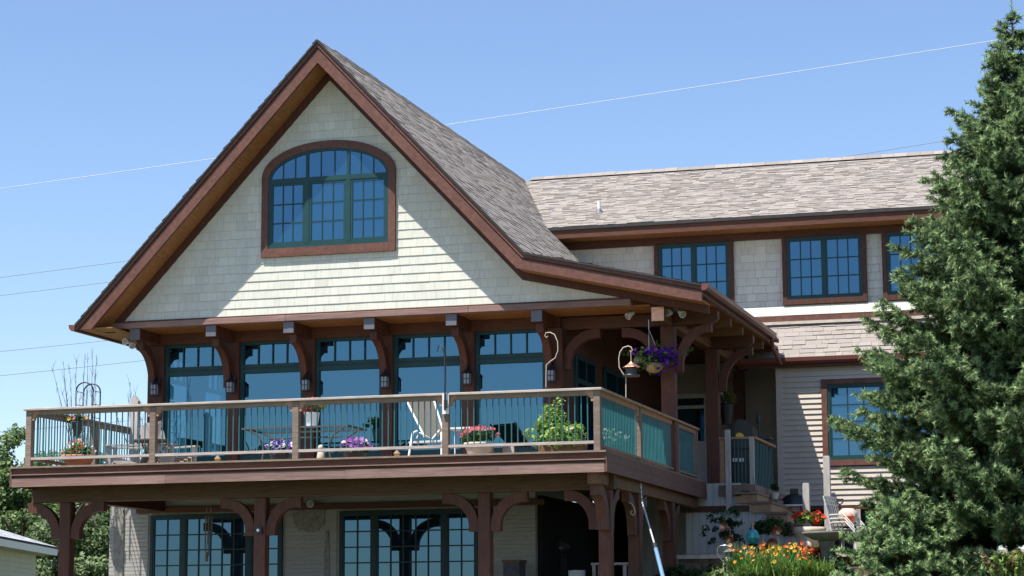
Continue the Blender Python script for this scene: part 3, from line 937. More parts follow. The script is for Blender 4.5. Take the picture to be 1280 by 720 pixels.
# narrow block courses with thin raked joints
for xa_, xb_ in ((-19.47, at(186, 660, 39).x - .03), (at(354, 660, 39).x + .03, at(422, 660, 39).x - .03), (at(599, 660, 39).x + .03, -11.08)):
    ll = MB(); z = 1.95
    while z < 3.9:
        ll.box(xa_, xb_, YG + .038 + random.uniform(-.003, .003), YG + .06, z, z + .067); z += .075
    ll.build('block_facing', M['stucco'], lowwall)
def blotch(name, cx, cz, sx, sz, seed):
    r2 = random.Random(seed); pts = []
    n = 40
    for i in range(n):
        a = 2 * math.pi * i / n
        k = 1 + r2.uniform(-.12, .12)
        c, s = math.cos(a), math.sin(a)
        pts.append((cx + sx * k * math.copysign(abs(c) ** .6, c), cz + sz * k * math.copysign(abs(s) ** .6, s)))
    b = MB(); b.prism(pts, 'y', YG + .026, YG + .036); b.build(name, M['peeled'], lowwall)
p = at(148, 672, 39); blotch('peeled_patch', p.x, p.z - .1, .11, .75, 3)
p = at(385, 642, 39); blotch('peeled_patch', p.x, p.z - .05, .30, .26, 5)
p = at(408, 690, 39); blotch('peeled_patch', p.x, p.z - .3, .05, .7, 9)
lt = MB(); lt.box(-18.9, -10.9, YG - .02, YG + .058, 3.92, 4.02); lt.build('ledger_board', M['brownx'], house)
for (a, b, cols) in ((187.5, 352.5, [(40, 2), (86, 5), (39, 2)]), (424, 598, [(42, 2), (92, 5), (40, 2)])):
    xa_, xb_ = at(a, 660, 39).x, at(b, 660, 39).x
    window(xa_, xb_, 1.98, 3.88, YG - .0, cols, 6, M['glasslow'], .06, .024, name='patio_window', depth=.055, fm=M['shadeteal'])
# dark storage bay right of the lower wall
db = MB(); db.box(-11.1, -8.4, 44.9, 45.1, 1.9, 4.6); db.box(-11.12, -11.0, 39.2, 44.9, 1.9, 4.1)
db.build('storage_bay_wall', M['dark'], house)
lp = MB(); xa_, xb_ = at(803, 680, 43.5).x, at(860, 680, 43.5).x
lp.box(xa_ - .2, xb_, 43.5, 43.65, 1.9, 4.3)
x = xa_ - .2
while x < xb_: lp.box(x + .005, x + .135, 43.48, 43.5, 1.9, 4.3, tint=random.uniform(.9, 1.05)); x += .14
lp.build('lower_plank_wall', M['whiteplank'], house)

# ------------------------------------------------------------------ the deck
DX0, DX1, DY0, DY1 = -19.06, -8.65, 34.5, 42.3
deck = thing('deck', 'raised timber deck with brown fascia carried on posts with arched braces', 'deck', (-14, 37, 1.93))
db = MB(); y = DY0 - .03
while y < DY1 - .1:
    db.box(DX0 - .03, DX1 + .03, y, y + .137, ZDECK - .03, ZDECK, tint=random.uniform(.85, 1.1)); y += .143
db.build('floor_boards', M['weathered'], deck)
fa = MB(); fa.box(DX0, DX1, DY0 + .01, DY0 + .045, ZDECK - .13, ZDECK - .034); fa.box(DX0, DX1, DY0 + .03, DY0 + .05, ZDECK - .21, ZDECK - .15)
fa.build('rim_board', M['brownx'], deck)
fa = MB(); fa.box(DX0 - .01, DX1 + .01, DY0 - .035, DY0 + .028, ZDECK - .15, ZDECK - .132)
fa.build('rim_moulding', M['faded'], deck)
fa = MB()
for a_, b_, d_ in ((DX0, -16.2, 0), (-16.2, -13.0, .002), (-13.0, -10.4, -.002), (-10.4, DX1, 0)):
    fa.box(a_ + .0015, b_ - .0015, DY0 - .012 + d_, DY0 + .028, ZDECK - .345 + d_, ZDECK - .195, tint=random.uniform(.82, 1.1))
fa.build('front_fascia', M['faded'], deck)
fa = MB(); fa.box(DX1 + .002, DX1 + .035, DY0 + .0, DY1, ZDECK - .175, ZDECK - .034); fa.box(DX1 + .002, DX1 + .045, DY0 - .01, DY1, ZDECK - .34, ZDECK - .18)
fa.build('side_fascia', M['barge'], deck)
MB().box(DX0 - .04, DX0 - .002, DY0 - .01, DY1, ZDECK - .34, ZDECK - .034).build('side_fascia', M['barge'], deck)
js = MB(); x = DX0 + .25
while x < DX1: js.box(x, x + .04, DY0 + .06, 38.9, ZDECK - .26, ZDECK - .035); x += .4
y = 39.2
while y < DY1: js.box(-11.0, DX1 - .02, y, y + .04, ZDECK - .26, ZDECK - .035); y += .4
js.build('joists', M['shadebeam'], deck)
YBM = 35.25
bm = MB(); bm.box(DX0 - .02, DX1 - .03, YBM, YBM + .2, 3.92, ZDECK - .262)
bm.build('front_beam', M['shadebeam'], deck, bevel=.01)
for ya_, yb_ in ((DY0 + .1, YBM - .002), (YBM + .202, 42.2)):
    MB().box(DX1 - .31, DX1 - .11, ya_, yb_, 3.97, ZDECK - .262).build('side_beam', M['beam'], deck, bevel=.01)
bm = MB(); bm.box(DX0 + .55, DX0 + .75, YBM + .202, 39.0, 3.95, ZDECK - .262)
bm.build('cross_beam', M['brown'], deck)
for i, pxl in enumerate((72.8, 316.8, 597.5, 748.2)):
    xa_ = at(pxl, 690, YBM).x
    pp = MB(); pp.box(xa_, xa_ + .205, YBM + .002, YBM + .205, 1.93, 3.918)
    pp.build('deck_post', M['brown'], deck, bevel=.01)
    if True:
        b1 = MB(); arch_brace(b1, xa_ - .002, 3.918, -1, YBM + .03, YBM + .17, .55 if i < 3 else .5, .165, .55); b1.build('arch_brace', M['brown'], deck)
    if i < 3:
        b1 = MB(); arch_brace(b1, xa_ + .207, 3.918, 1, YBM + .03, YBM + .17, .55, .165, .55); b1.build('arch_brace', M['brown'], deck)
    if i == 3:
        b1 = MB(); arch_brace_y(b1, YBM - .002, 3.968, -1, xa_ + .01, xa_ + .19, .55, .17, .62); b1.build('arch_brace', M['brown'], deck)
        b1 = MB(); arch_brace_y(b1, YBM + .207, 3.968, 1, xa_ + .03, xa_ + .17, .55, .17, .62); b1.build('arch_brace', M['brown'], deck)
        XSP = xa_
for pxl in (785, 828):
    q = atX(pxl, 690, XSP)
    MB().box(XSP, XSP + .205, q.y, q.y + .205, 1.93, 3.968).build('deck_post', M['brown'], deck, bevel=.01)
    b1 = MB(); arch_brace_y(b1, q.y - .002, 3.968, -1, XSP + .03, XSP + .17, .55, .17, .62); b1.build('arch_brace', M['brown'], deck)
    b1 = MB(); arch_brace_y(b1, q.y + .207, 3.968, 1, XSP + .03, XSP + .17, .55, .17, .62); b1.build('arch_brace', M['brown'], deck)

# --- railings
ZR1 = ZDECK + 1.0
RX0, RX1, RY = -18.80, -8.78, DY0 + .10
def corbel(mb, p, d, axis):
    """small bracket under the rail at a post; d = direction"""
    pts = [(0, 0), (.13, 0), (.13, -.035), (.10, -.05), (.075, -.09), (.045, -.12), (.04, -.165), (0, -.165)]
    if axis == 'x': mb.prism([(p[0] + d * (q[0]), p[2] + q[1]) for q in pts], 'y', p[1] - .035, p[1] + .035, mi=1)
    else: mb.prism([(p[1] + d * (q[0]), p[2] + q[1]) for q in pts], 'x', p[0] - .035, p[0] + .035, mi=1)
M['corbel'] = mat('orange_brown_corbel', (0.40, 0.235, 0.145), 0.75, 0.2, 6)

front_rail = thing('deck_railing', 'weathered timber railing with teal balusters along the front of the deck', 'railing', (-13.8, RY, ZDECK), group='railings round the deck')
hr = MB(); hr.box(RX0 - .09, RX1 + .09, RY - .09, RY + .07, ZR1 - .04, ZR1); hr.build('handrail', M['railtop'], front_rail, bevel=.006)
hr = MB(); hr.box(RX0, RX1, RY - .03, RY + .03, ZR1 - .115, ZR1 - .042); hr.build('sub_rail', M['weathered'], front_rail)
hr = MB(); hr.box(RX0, RX1, RY - .045, RY + .045, ZDECK + .115, ZDECK + .16); hr.build('bottom_rail', M['railtop'], front_rail)
fposts = [RX0] + [at(p, 540, RY).x for p in (192, 370.5, 557.5)] + [RX1]
for i, x in enumerate(fposts):
    pm = MB(); pm.box(x - .055, x + .055, RY - .05, RY + .055, ZDECK, ZR1 - .042)
    pm_o = pm.build('railing_post', M['weathered'], front_rail, bevel=.006)
    for d_ in (-1, 1):
        if (i, d_) in ((0, -1), (4, 1)): continue
        cm = MB(); corbel(cm, (x + d_ * .056, RY, ZR1 - .044), d_, 'x'); cm.m = [0] * len(cm.m)
        cm.build('corbel', M['corbel'], pm_o)
nb = 0
for i in range(4):
    a, b = fposts[i] + .055, fposts[i + 1] - .055
    n = int((b - a) / .108)
    for k in range(1, n + 1):
        x = a + (b - a) * k / (n + 1)
        MB().tube([(x, RY, ZDECK + .16), (x, RY, ZR1 - .115)], .0105, 6, cap=False).build('baluster', M['baluster'], front_rail); nb += 1

side_rail = thing('deck_railing', 'brown timber railing with teal balusters on the right side of the deck', 'railing', (RX1, 38, ZDECK), group='railings round the deck')
SYE = atX(869, 560, RX1).y
hr = MB(); hr.box(RX1 - .07, RX1 + .09, RY + .071, SYE, ZR1 - .04, ZR1); hr.build('handrail', M['corbel'], side_rail)
hr = MB(); hr.box(RX1 - .03, RX1 + .03, RY + .06, SYE, ZR1 - .115, ZR1 - .042); hr.build('sub_rail', M['corbel'], side_rail)
hr = MB(); hr.box(RX1 - .045, RX1 + .045, RY + .06, SYE, ZDECK + .06, ZDECK + .105); hr.build('bottom_rail', M['weathered'], side_rail)
sposts = [RY] + [atX(p, 560, RX1).y for p in (798, 845)] + [SYE - .05]
for y in sposts[1:]:
    pm = MB(); pm.box(RX1 - .055, RX1 + .055, y - .055, y + .055, ZDECK, ZR1 - .042)
    pm_o = pm.build('railing_post', M['weathered'], side_rail)
    cm = MB(); corbel(cm, (RX1, y - .056, ZR1 - .044), -1, 'y'); cm.m = [0] * len(cm.m); cm.build('corbel', M['corbel'], pm_o)
for i in range(3):
    a, b = sposts[i] + .055, sposts[i + 1] - .055
    n = int((b - a) / .108)
    for k in range(1, n + 1):
        y = a + (b - a) * k / (n + 1)
        MB().tube([(RX1, y, ZDECK + .10), (RX1, y, ZR1 - .115)], .0105, 6, cap=False).build('baluster', M['baluster'], side_rail)

left_rail = thing('deck_railing', 'weathered timber railing with teal balusters on the left side of the deck', 'railing', (RX0, 37, ZDECK), group='railings round the deck')
LYE = 39.4
hr = MB(); hr.box(RX0 - .09, RX0 + .07, RY + .071, LYE, ZR1 - .04, ZR1); hr.build('handrail', M['weathered'], left_rail)
hr = MB(); hr.box(RX0 - .03, RX0 + .03, RY + .06, LYE, ZR1 - .115, ZR1 - .042); hr.build('sub_rail', M['weathered'], left_rail)
hr = MB(); hr.box(RX0 - .045, RX0 + .045, RY + .06, LYE, ZDECK + .115, ZDECK + .16); hr.build('bottom_rail', M['weathered'], left_rail)
lposts = [RY, RY + 2.4, LYE - .05]
for y in lposts[1:]:
    MB().box(RX0 - .055, RX0 + .055, y - .055, y + .055, ZDECK, ZR1 - .042).build('railing_post', M['weathered'], left_rail)
for i in range(2):
    a, b = lposts[i] + .055, lposts[i + 1] - .055
    n = int((b - a) / .108)
    for k in range(1, n + 1):
        y = a + (b - a) * k / (n + 1)
        MB().tube([(RX0, y, ZDECK + .16), (RX0, y, ZR1 - .115)], .0105, 6, cap=False).build('baluster', M['baluster'], left_rail)
#@@PART2

# ================================================================== vegetation helpers
def unit(v): return v / np.maximum(np.linalg.norm(v, axis=-1, keepdims=True), 1e-9)

def leaves(mb, centers, n, spread, size, cols, flat=0.5, elong=1.6, gr=None):
    """n leaf quads scattered round every centre; cols = list of rgb"""
    gr = gr or rng
    centers = np.asarray(centers, float)
    k = len(centers) * n
    c = np.repeat(centers, n, axis=0)
    sp = np.asarray(spread, float)
    d = unit(gr.normal(size=(k, 3))) * (gr.random((k, 1)) ** 0.45)
    p = c + d * sp
    nrm = unit(d * 0.6 + gr.normal(size=(k, 3)) * 0.55 + np.array([0, -0.15, flat]))
    t = unit(np.cross(nrm, gr.normal(size=(k, 3)))); b = np.cross(nrm, t)
    s = size * (0.6 + 0.8 * gr.random((k, 1)))
    v = np.empty((k, 4, 3))
    v[:, 0] = p - t * s * elong / 2; v[:, 1] = p - b * s / 2 + nrm * s * .12
    v[:, 2] = p + t * s * elong / 2; v[:, 3] = p + b * s / 2 + nrm * s * .12
    f = np.arange(k * 4).reshape(k, 4)
    cols = np.asarray(cols, float)
    ci = np.repeat(gr.integers(0, len(cols), len(centers)), n)
    mixed = np.where(gr.random(k) < .6, ci, gr.integers(0, len(cols), k))
    tn = cols[mixed] * (0.75 + 0.5 * gr.random((k, 1)))
    mb.raw(v.reshape(-1, 3), f, [tuple(x) for x in tn])
    return mb


def blooms(mb, pts, size, cols, up=(0, -.5, .7), petals=5, gr=None):
    gr = gr or rng
    for p in pts:
        p = np.asarray(p, float)
        n = unit(np.array(up) + gr.normal(size=3) * .5)
        t = unit(np.cross(n, gr.normal(size=3))); b = np.cross(n, t)
        s = size * gr.uniform(.7, 1.25); col = np.array(cols[gr.integers(0, len(cols))]) * gr.uniform(.8, 1.15)
        vs = [p - n * s * .15]
        m = petals * 2
        for i in range(m):
            a = 2 * math.pi * i / m
            r = s * (.55 if i % 2 == 0 else .38)
            vs.append(p + (t * math.cos(a) + b * math.sin(a)) * r + n * s * .12)
        mb.add(vs, [(0, 1 + i, 1 + (i + 1) % m) for i in range(m)], 0, tuple(col))
    return mb

GREENS = [(.075, .135, .028), (.055, .105, .025), (.10, .165, .035), (.045, .085, .025)]
LIME = [(.25, .38, .06), (.19, .33, .05), (.31, .43, .10)]

def potted(name, label, cat, c, pot_prof, potmat, foliage, flower=None, group=None, potname='pot', seed=1):
    """c = base point; foliage = (n clumps, leaves each, centre height, (rx,ry,rz), leaf size, colours)"""
    gr = np.random.default_rng(seed)
    t = thing(name, label, cat, c, group=group)
    c = Vector(c)
    MB().lathe(pot_prof, c, 20).build(potname, potmat, t)
    nc, nl, h, rad, ls, cols = foliage
    d = unit(gr.normal(size=(nc, 3))); d[:, 2] = np.abs(d[:, 2]) * .9 - .15
    cen = np.array(c) + np.array([0, 0, h]) + d * np.array(rad) * (gr.random((nc, 1)) ** .5)
    fo = MB(); leaves(fo, cen, nl, np.array(rad) * .3, ls, cols, gr=gr); fo.build('foliage', M['leaf'], t)
    if flower:
        nf, fs, fcols = flower
        d = unit(gr.normal(size=(nf, 3))); d[:, 2] = np.abs(d[:, 2]); d[:, 1] -= .35; d = unit(d)
        pts = np.array(c) + np.array([0, 0, h]) + d * np.array(rad) * 1.12 * (0.85 + .2 * gr.random((nf, 1)))
        fl = MB(); blooms(fl, pts, fs, fcols, gr=gr); fl.build('blooms', M['petal'], t)
    return t

# ================================================================== things on the deck
RED = [(.62, .035, .03), (.55, .05, .06)]
PINK = [(.75, .16, .17), (.70, .10, .12), (.80, .25, .25)]
PURPLE = [(.10, .02, .32), (.16, .04, .42), (.07, .015, .22)]
PANSY = [(.80, .78, .76), (.13, .03, .36), (.78, .76, .74), (.20, .05, .40), (.80, .72, .30)]
VIOLET = [(.40, .10, .52), (.50, .18, .60), (.80, .75, .70)]
YEL = [(.80, .50, .04), (.78, .40, .05)]

c = at(98, 581, 35.3); c.z = ZDECK
potted('flower_bowl', 'wide terracotta bowl of red and white flowers behind the left end of the front railing', 'flower pot', c,
       [(.17, 0), (.22, .10), (.27, .18), (.29, .19), (.29, .235), (.26, .235)], M['terracotta'],
       (40, 16, .27, (.27, .22, .22), .05, GREENS + LIME), (46, .06, [(.72, .06, .05), (.82, .78, .74), (.82, .80, .70), (.70, .30, .12)]), seed=3)

# pansy planters on little stands
for (px, lab, cols, sd) in ((351, 'black planter of white and purple pansies under the left end of the patio table', PANSY[:2] + [(.82, .8, .8), (.12, .03, .34)], 5),
                            (444, 'black planter of violet and cream pansies under the right end of the patio table', VIOLET, 8)):
    c = at(px, 575, 36.6); c.z = ZDECK + .10
    t = potted('pansy_planter', lab, 'flower pot', c, [(.14, 0), (.19, .14), (.20, .16), (.18, .16)], M['black'],
               (34, 14, .23, (.25, .18, .15), .05, GREENS), (62, .095, cols), group='pansy planters on the deck', seed=sd)
    for a in range(3):
        an = a * 2.1 + .4
        MB().tube([(c.x + .13 * math.cos(an), c.y + .13 * math.sin(an), c.z + .02), (c.x + .21 * math.cos(an), c.y + .21 * math.sin(an), ZDECK)], .009, 6).build('foot', M['steel'], t)

c = at(599, 570, 36.2); c.z = ZDECK
potted('geranium_pot', 'pale stone pot of pink geraniums beside the white reclining chair on the deck', 'flower pot', c,
       [(.17, 0), (.20, .14), (.24, .27), (.26, .28), (.26, .32), (.23, .32)], M['stonepot'],
       (34, 14, .42, (.32, .25, .17), .06, GREENS), (30, .085, PINK), seed=11)
# loose clusters: the big heads
c2 = at(703, 562, 35.9)
t = thing('fern_planter', 'wicker trough overflowing with bright green ferns by the right front corner of the deck', 'planter', (c2.x, 35.9, ZDECK))
p = MB(); p.prism([(c2.x - .36, ZDECK), (c2.x + .34, ZDECK), (c2.x + .38, ZDECK + .22), (c2.x - .38, ZDECK + .22)], 'y', 35.75, 36.1); p.build('trough', M['wicker'], t)
gr = np.random.default_rng(21)
cen = np.array([c2.x, 35.92, ZDECK + .36]) + gr.normal(size=(110, 3)) * np.array([.18, .13, .12])
f = MB(); leaves(f, cen, 26, (.12, .1, .1), .06, LIME, gr=gr)
cen = np.array([c2.x - .12, 35.95, ZDECK + .62]) + gr.normal(size=(40, 3)) * np.array([.11, .08, .12])
leaves(f, cen, 30, (.10, .09, .09), .032, LIME, gr=gr); f.build('foliage', M['leaf'], t)
f = MB(); blooms(f, np.array([c2.x + .1, 35.72, ZDECK + .42]) + gr.normal(size=(10, 3)) * np.array([.15, .03, .08]), .05, [(.7, .35, .25), (.8, .6, .5)], gr=gr); f.build('blooms', M['petal'], t)

# white petunias inside the right railing
c = atX(768, 558, RX1 - .32)
t = potted('petunia_pot', 'small dark pot of white and pale green petunias behind the right side railing', 'flower pot', (RX1 - .35, c.y, ZDECK), [(.12, 0), (.17, .2), (.16, .2)], M['black'],
           (36, 12, .36, (.24, .5, .20), .055, LIME + GREENS), (34, .05, [(.82, .8, .8), (.75, .55, .8)]), seed=31)

# glass topped patio table
tc_ = at(379, 536, 38.3)
t = thing('patio_table', 'long glass topped patio table with curved metal legs in front of the tall windows', 'table', (tc_.x, 38.3, ZDECK))
x0, x1 = at(314, 536, 38.3).x, at(446, 536, 38.3).x
zt = tc_.z
p = MB(); p.box(x0, x1, 37.85, 37.9, zt - .022, zt + .006); p.box(x0, x1, 38.8, 38.85, zt - .022, zt + .006); p.box(x0, x0 + .05, 37.9, 38.8, zt - .022, zt + .006); p.box(x1 - .05, x1, 37.9, 38.8, zt - .022, zt + .006)
p.build('table_frame', M['sling'], t)
MB().box(x0 + .05, x1 - .05, 37.9, 38.8, zt - .012, zt).build('glass_top', M['clear'], t)
for sx in (x0 + .28, x1 - .32):
    for sy in (38.0, 38.7):
        s = 1 if sx < tc_.x else -1
        pts = [(sx - s * .18, sy, zt - .03), (sx + s * .02, sy, zt - .16), (sx + s * .10, sy, zt - .40), (sx + s * .02, sy, ZDECK)]
        MB().tube(pts, .018, 8).build('leg', M['sling'], t)
p = MB(); p.tube([(x0 + .3, 38.35, zt - .16), (x1 - .3, 38.35, zt - .16)], .016, 8); p.build('stretcher', M['sling'], t)
c = at(390, 531, 38.25); c.z = zt + .012
potted('table_flower_pot', 'white pot of yellow and red flowers standing on the patio table', 'flower pot', c, [(.10, 0), (.14, .26), (.15, .27), (.13, .27)], M['white'],
       (30, 12, .38, (.30, .2, .16), .05, LIME + [(.22, .22, .05)]), (9, .06, YEL + RED), seed=41)
gr = np.random.default_rng(5)
f = MB(); pp = at(389, 509, 38.2); blooms(f, np.array(pp) + gr.normal(size=(12, 3)) * .06, .10, RED, gr=gr); f.build('red_bloom', M['petal'], bpy.data.objects['table_flower_pot'])

# little white garden figure
c = at(401, 575, 37.2)
t = thing('garden_figure', 'small white standing garden figure beneath the patio table', 'ornament', (c.x, 37.2, ZDECK))
MB().lathe([(.09, 0), (.08, .05), (.05, .10), (.075, .22), (.06, .32), (.03, .36)], (c.x, 37.2, ZDECK), 12).ball((c.x, 37.2, ZDECK + .41), .055).build('figure', M['stonepot'], t)

# reclining sling chair
def recliner():
    c = at(530, 560, 36.9)
    t = thing('reclining_chair', 'white framed reclining garden chair with a tall taupe sling back on the deck', 'garden chair', (c.x, 36.9, ZDECK))
    x0, x1 = at(512, 540, 36.9).x, at(549, 540, 36.9).x
    zs = ZDECK + .40
    def P(x, y, z): return (x, y, ZDECK + z)
    # seen from behind-left: back leans to the left and away
    top = at(507, 500, 37.5); topr = at(541, 497, 37.5); bl = at(531, 547, 37.0); brr = at(556, 545, 37.0)
    sl = MB(); n = Vector((0, -.012, 0))
    v = [Vector(top), Vector(topr), Vector(brr), Vector(bl)]
    sl.add([q for q in v] + [q + Vector((.0, .02, 0)) for q in v], [(0, 1, 2, 3), (7, 6, 5, 4), (0, 4, 5, 1), (1, 5, 6, 2), (2, 6, 7, 3), (3, 7, 4, 0)])
    sl.build('sling_back', M['sling'], t)
    for a, b in ((top, bl), (topr, brr)):
        MB().tube([a + Vector((0, -.01, .03)), b], .017, 8).build('back_rail', M['white'], t)
    MB().tube([top + Vector((0, -.01, .0)), (top + topr) / 2 + Vector((0, -.01, -.025)), topr + Vector((0, -.01, .0))], .015, 8).build('head_bar', M['white'], t)
    a0 = at(512, 550, 36.7); 
    for dx in (0, 1):
        e0 = at(509 + dx * 43, 568, 36.6 + dx * .3); e1 = at(516 + dx * 36, 541, 36.6 + dx * .3); e2 = at(521 + dx * 34, 539, 36.9 + dx * .3); 
        MB().tube([(e0.x, e0.y, ZDECK), e1, e2], .02, 8).build('leg', M['white'], t)
    s = MB(); y0, y1 = 36.62, 37.0
    q0, q1 = at(511, 553, 36.7), at(555, 551, 36.9)
    s.bar(q0, q1, .03, .035); s.bar(q0 + Vector((0, .35, .02)), q1 + Vector((0, .35, .02)), .03, .035); s.build('seat_frame', M['white'], t)
    MB().add([q0, q1, q1 + Vector((0, .4, .02)), q0 + Vector((0, .4, .02)), q0 + Vector((0, 0, .015)), q1 + Vector((0, 0, .015)), q1 + Vector((0, .4, .035)), q0 + Vector((0, .4, .035))],
             [(0, 3, 2, 1), (4, 5, 6, 7), (0, 1, 5, 4), (1, 2, 6, 5), (2, 3, 7, 6), (3, 0, 4, 7)]).build('seat', M['sling'], t)
    MB().tube([at(521, 548, 36.6), at(524, 541, 36.6), at(540, 549, 36.8), at(549, 538, 37.0)], .014, 8).build('arm', M['white'], t)
recliner()

# low white side table behind the geraniums
c = at(576, 536, 37.8)
t = thing('side_table', 'low white metal side table behind the geranium pot', 'table', (c.x, 37.8, ZDECK))
x0, x1 = at(563, 536, 37.8).x, at(594, 536, 37.8).x
MB().box(x0, x1, 37.6, 38.0, c.z - .02, c.z + .012).build('table_top', M['white'], t)
for xx in (x0 + .03, x1 - .03):
    for yy in (37.63, 37.97): MB().tube([(xx, yy, c.z - .02), (xx, yy, ZDECK)], .013, 6).build('leg', M['white'], t)
c = at(626, 556, 36.6)
t = thing('plant_bench', 'low pale wooden plant bench right of the geranium pot', 'bench', (c.x, 36.6, ZDECK))
x0, x1 = at(607, 555, 36.6).x, at(637, 555, 36.6).x
MB().box(x0, x1, 36.5, 36.75, c.z - .015, c.z + .015).build('seat', M['greypost'], t)
for xx in (x0 + .03, x1 - .03): MB().bar((xx, 36.62, c.z - .015), (xx + .02, 36.62, ZDECK), .04, .2).build('leg', M['greypost'], t)

# two small candle lanterns at the window foot
for px, lab in ((272, 'small cream candle lantern on the deck left of the patio table'), (496, 'small cream candle lantern on the deck left of the reclining chair')):
    c = at(px, 570, 35.6)
    t = thing('candle_lantern', lab, 'lantern', (c.x, 35.6, ZDECK), group='candle lanterns on the deck')
    MB().box(c.x - .055, c.x + .055, 35.55, 35.66, ZDECK, ZDECK + .025).build('base', M['cream'], t)
    MB().box(c.x - .035, c.x + .035, 35.57, 35.64, ZDECK + .025, ZDECK + .13).build('glass', M['yellow'], t)
    MB().lathe([(.065, 0), (.02, .05), (.005, .06)], (c.x, 35.605, ZDECK + .13), 8).build('roof', M['weathered'], t)

# grey wooden garden chair, left end
def adirondack(px, Y, rz, lab):
    c = at(px, 570, Y)
    t = thing('garden_chair', lab, 'garden chair', (c.x, Y, ZDECK), rz=rz, group='slatted wooden chairs on the deck', local=True)
    for s in (-.29, .29):
        MB().box(s - .02, s + .02, -.38, -.30, 0, .54).build('leg', M['greypost'], t)
        MB().bar((s * .9, -.36, .34), (s * .9, .55, .05), .035, .12).build('leg', M['greypost'], t)
        MB().box(s - .065, s + .065, -.42, .34, .541, .567).build('arm', M['greypost'], t)
    seat = MB()
    for k in range(6): 
        y = -.36 + k * .10; z = .365 - (k * .10) * .32
        seat.bar((-.26, y, z), (.26, y, z), .088, .022)
    seat.build('seat', M['greypost'], t)
    bk = MB()
    for k in range(7):
        a = (k - 3) / 3; h = 1.02 - .16 * a * a
        bk.bar((a * .21, .20, .20), (a * .28, .20 + h * .34, .20 + h * .80), .073, .02, up=(0, -1, .4))
    bk.build('backrest', M['greypost'], t)
    MB().bar((-.30, .345, .55), (.30, .345, .55), .03, .06).build('back_brace', M['greypost'], t)
adirondack(163, 37.4, R(-75), 'grey slatted garden chair facing left at the left end of the deck')
adirondack(212, 37.6, R(70), 'grey slatted garden chair facing right before the first tall window')
# round wicker stool / small iron table among the chairs
c = at(189, 540, 36.9)
t = thing('iron_table', 'small round grey iron table between the two slatted chairs', 'table', (c.x, 36.9, ZDECK))
MB().lathe([(.34, -.02), (.35, 0), (.34, .015)], (c.x, 36.9, ZDECK + .60), 20).build('table_top', M['sling'], t)
for k in range(3):
    a = k * 2.09 + .5
    MB().tube([(c.x + .30 * math.cos(a), 36.9 + .30 * math.sin(a), ZDECK + .58), (c.x + .10 * math.cos(a), 36.9 + .10 * math.sin(a), ZDECK + .28), (c.x + .30 * math.cos(a), 36.9 + .30 * math.sin(a), ZDECK)], .014, 6).build('leg', M['sling'], t)

# weathered pointed post standing behind the chairs and driftwood plank
c = at(168, 570, 38.4)
t = MB(); p = at(167, 495, 38.4)
t.prism([(-.075, 0), (.075, 0), (.075, p.z - ZDECK - .10), (.0, p.z - ZDECK), (-.075, p.z - ZDECK - .06)], 'y', -.06, .06)
o = t.build('weathered_post', M['greypost'], org=Vector((0, 0, 0))); o.location = (c.x, 38.4, ZDECK)
tag(o, 'silvery weathered post with a pointed top rising above the railing left of the house', 'post')

# arch trellis and bare saplings
c = at(105, 560, 38.2)
t = MB(); xa_, xb_ = at(95, 500, 38.2).x - c.x, at(116, 500, 38.2).x - c.x
zt_ = at(105, 478, 38.2).z - ZDECK
for dy in (0, .3):
    pts = [(xa_, dy, 0), (xa_, dy, zt_ - .15)] + [((xa_ + xb_) / 2 - (xb_ - xa_) / 2 * math.cos(a), dy, zt_ - .15 + .15 * math.sin(a)) for a in np.linspace(0, math.pi, 9)] + [(xb_, dy, zt_ - .15), (xb_, dy, 0)]
    t.tube(pts, .014, 6)
for z in np.arange(.2, zt_ - .1, .25):
    for xx in (xa_, xb_): t.tube([(xx, 0, z), (xx, .3, z)], .007, 5)
o = t.build('arch_trellis', M['black'], org=Vector((0, 0, 0))); o.location = (c.x, 38.2, ZDECK)
tag(o, 'narrow dark metal arch trellis standing at the left end of the deck', 'trellis')
def sapling(px, ytop, Y, lab, seed, n=9, wid=.22):
    r2 = random.Random(seed)
    c = at(px, 570, Y); H = at(px, ytop, Y).z - ZDECK
    t = thing('bare_sapling', lab, 'sapling', (c.x, Y, ZDECK), group='bare saplings in tubs on the deck')
    MB().lathe([(.11, 0), (.15, .24), (.14, .24)], (c.x, Y, ZDECK), 14).build('tub', M['black'], t)
    st = MB()
    for k in range(n):
        x, y, z = c.x + r2.uniform(-.06, .06), Y + r2.uniform(-.06, .06), ZDECK + .22
        h = H * r2.uniform(.6, 1.0) if k else H; pts = [(x, y, z)]
        dx, dy = r2.uniform(-wid, wid) / 6, r2.uniform(-wid, wid) / 6
        for i in range(6):
            x += dx + r2.uniform(-.02, .02); y += dy + r2.uniform(-.02, .02); z += (h - .22) / 6
            pts.append((x, y, z))
            if i > 0:
                for q in range(3):
                    l = r2.uniform(.06, .2); an = r2.uniform(0, 6.3); zz = z - r2.random() * .15
                    st.tube([(x, y, zz), (x + math.cos(an) * l * .35, y + math.sin(an) * l * .35, zz + l)], [.003, .002], 4)
        st.tube(pts, [.009, .008, .007, .006, .005, .004, .003], 5)
    st.build('stems', M['twig'], t)
sapling(96, 446, 38.8, 'leafless sapling left of the arch trellis on the deck', 3, 8, .35)
sapling(116, 440, 38.0, 'tallest leafless sapling by the right leg of the arch trellis', 4, 3, .05)
sapling(108, 488, 38.5, 'short leafless sapling inside the arch trellis', 6, 5, .2)
sapling(173, 476, 39.3, 'leafless sapling right of the weathered post', 8, 7, .4)

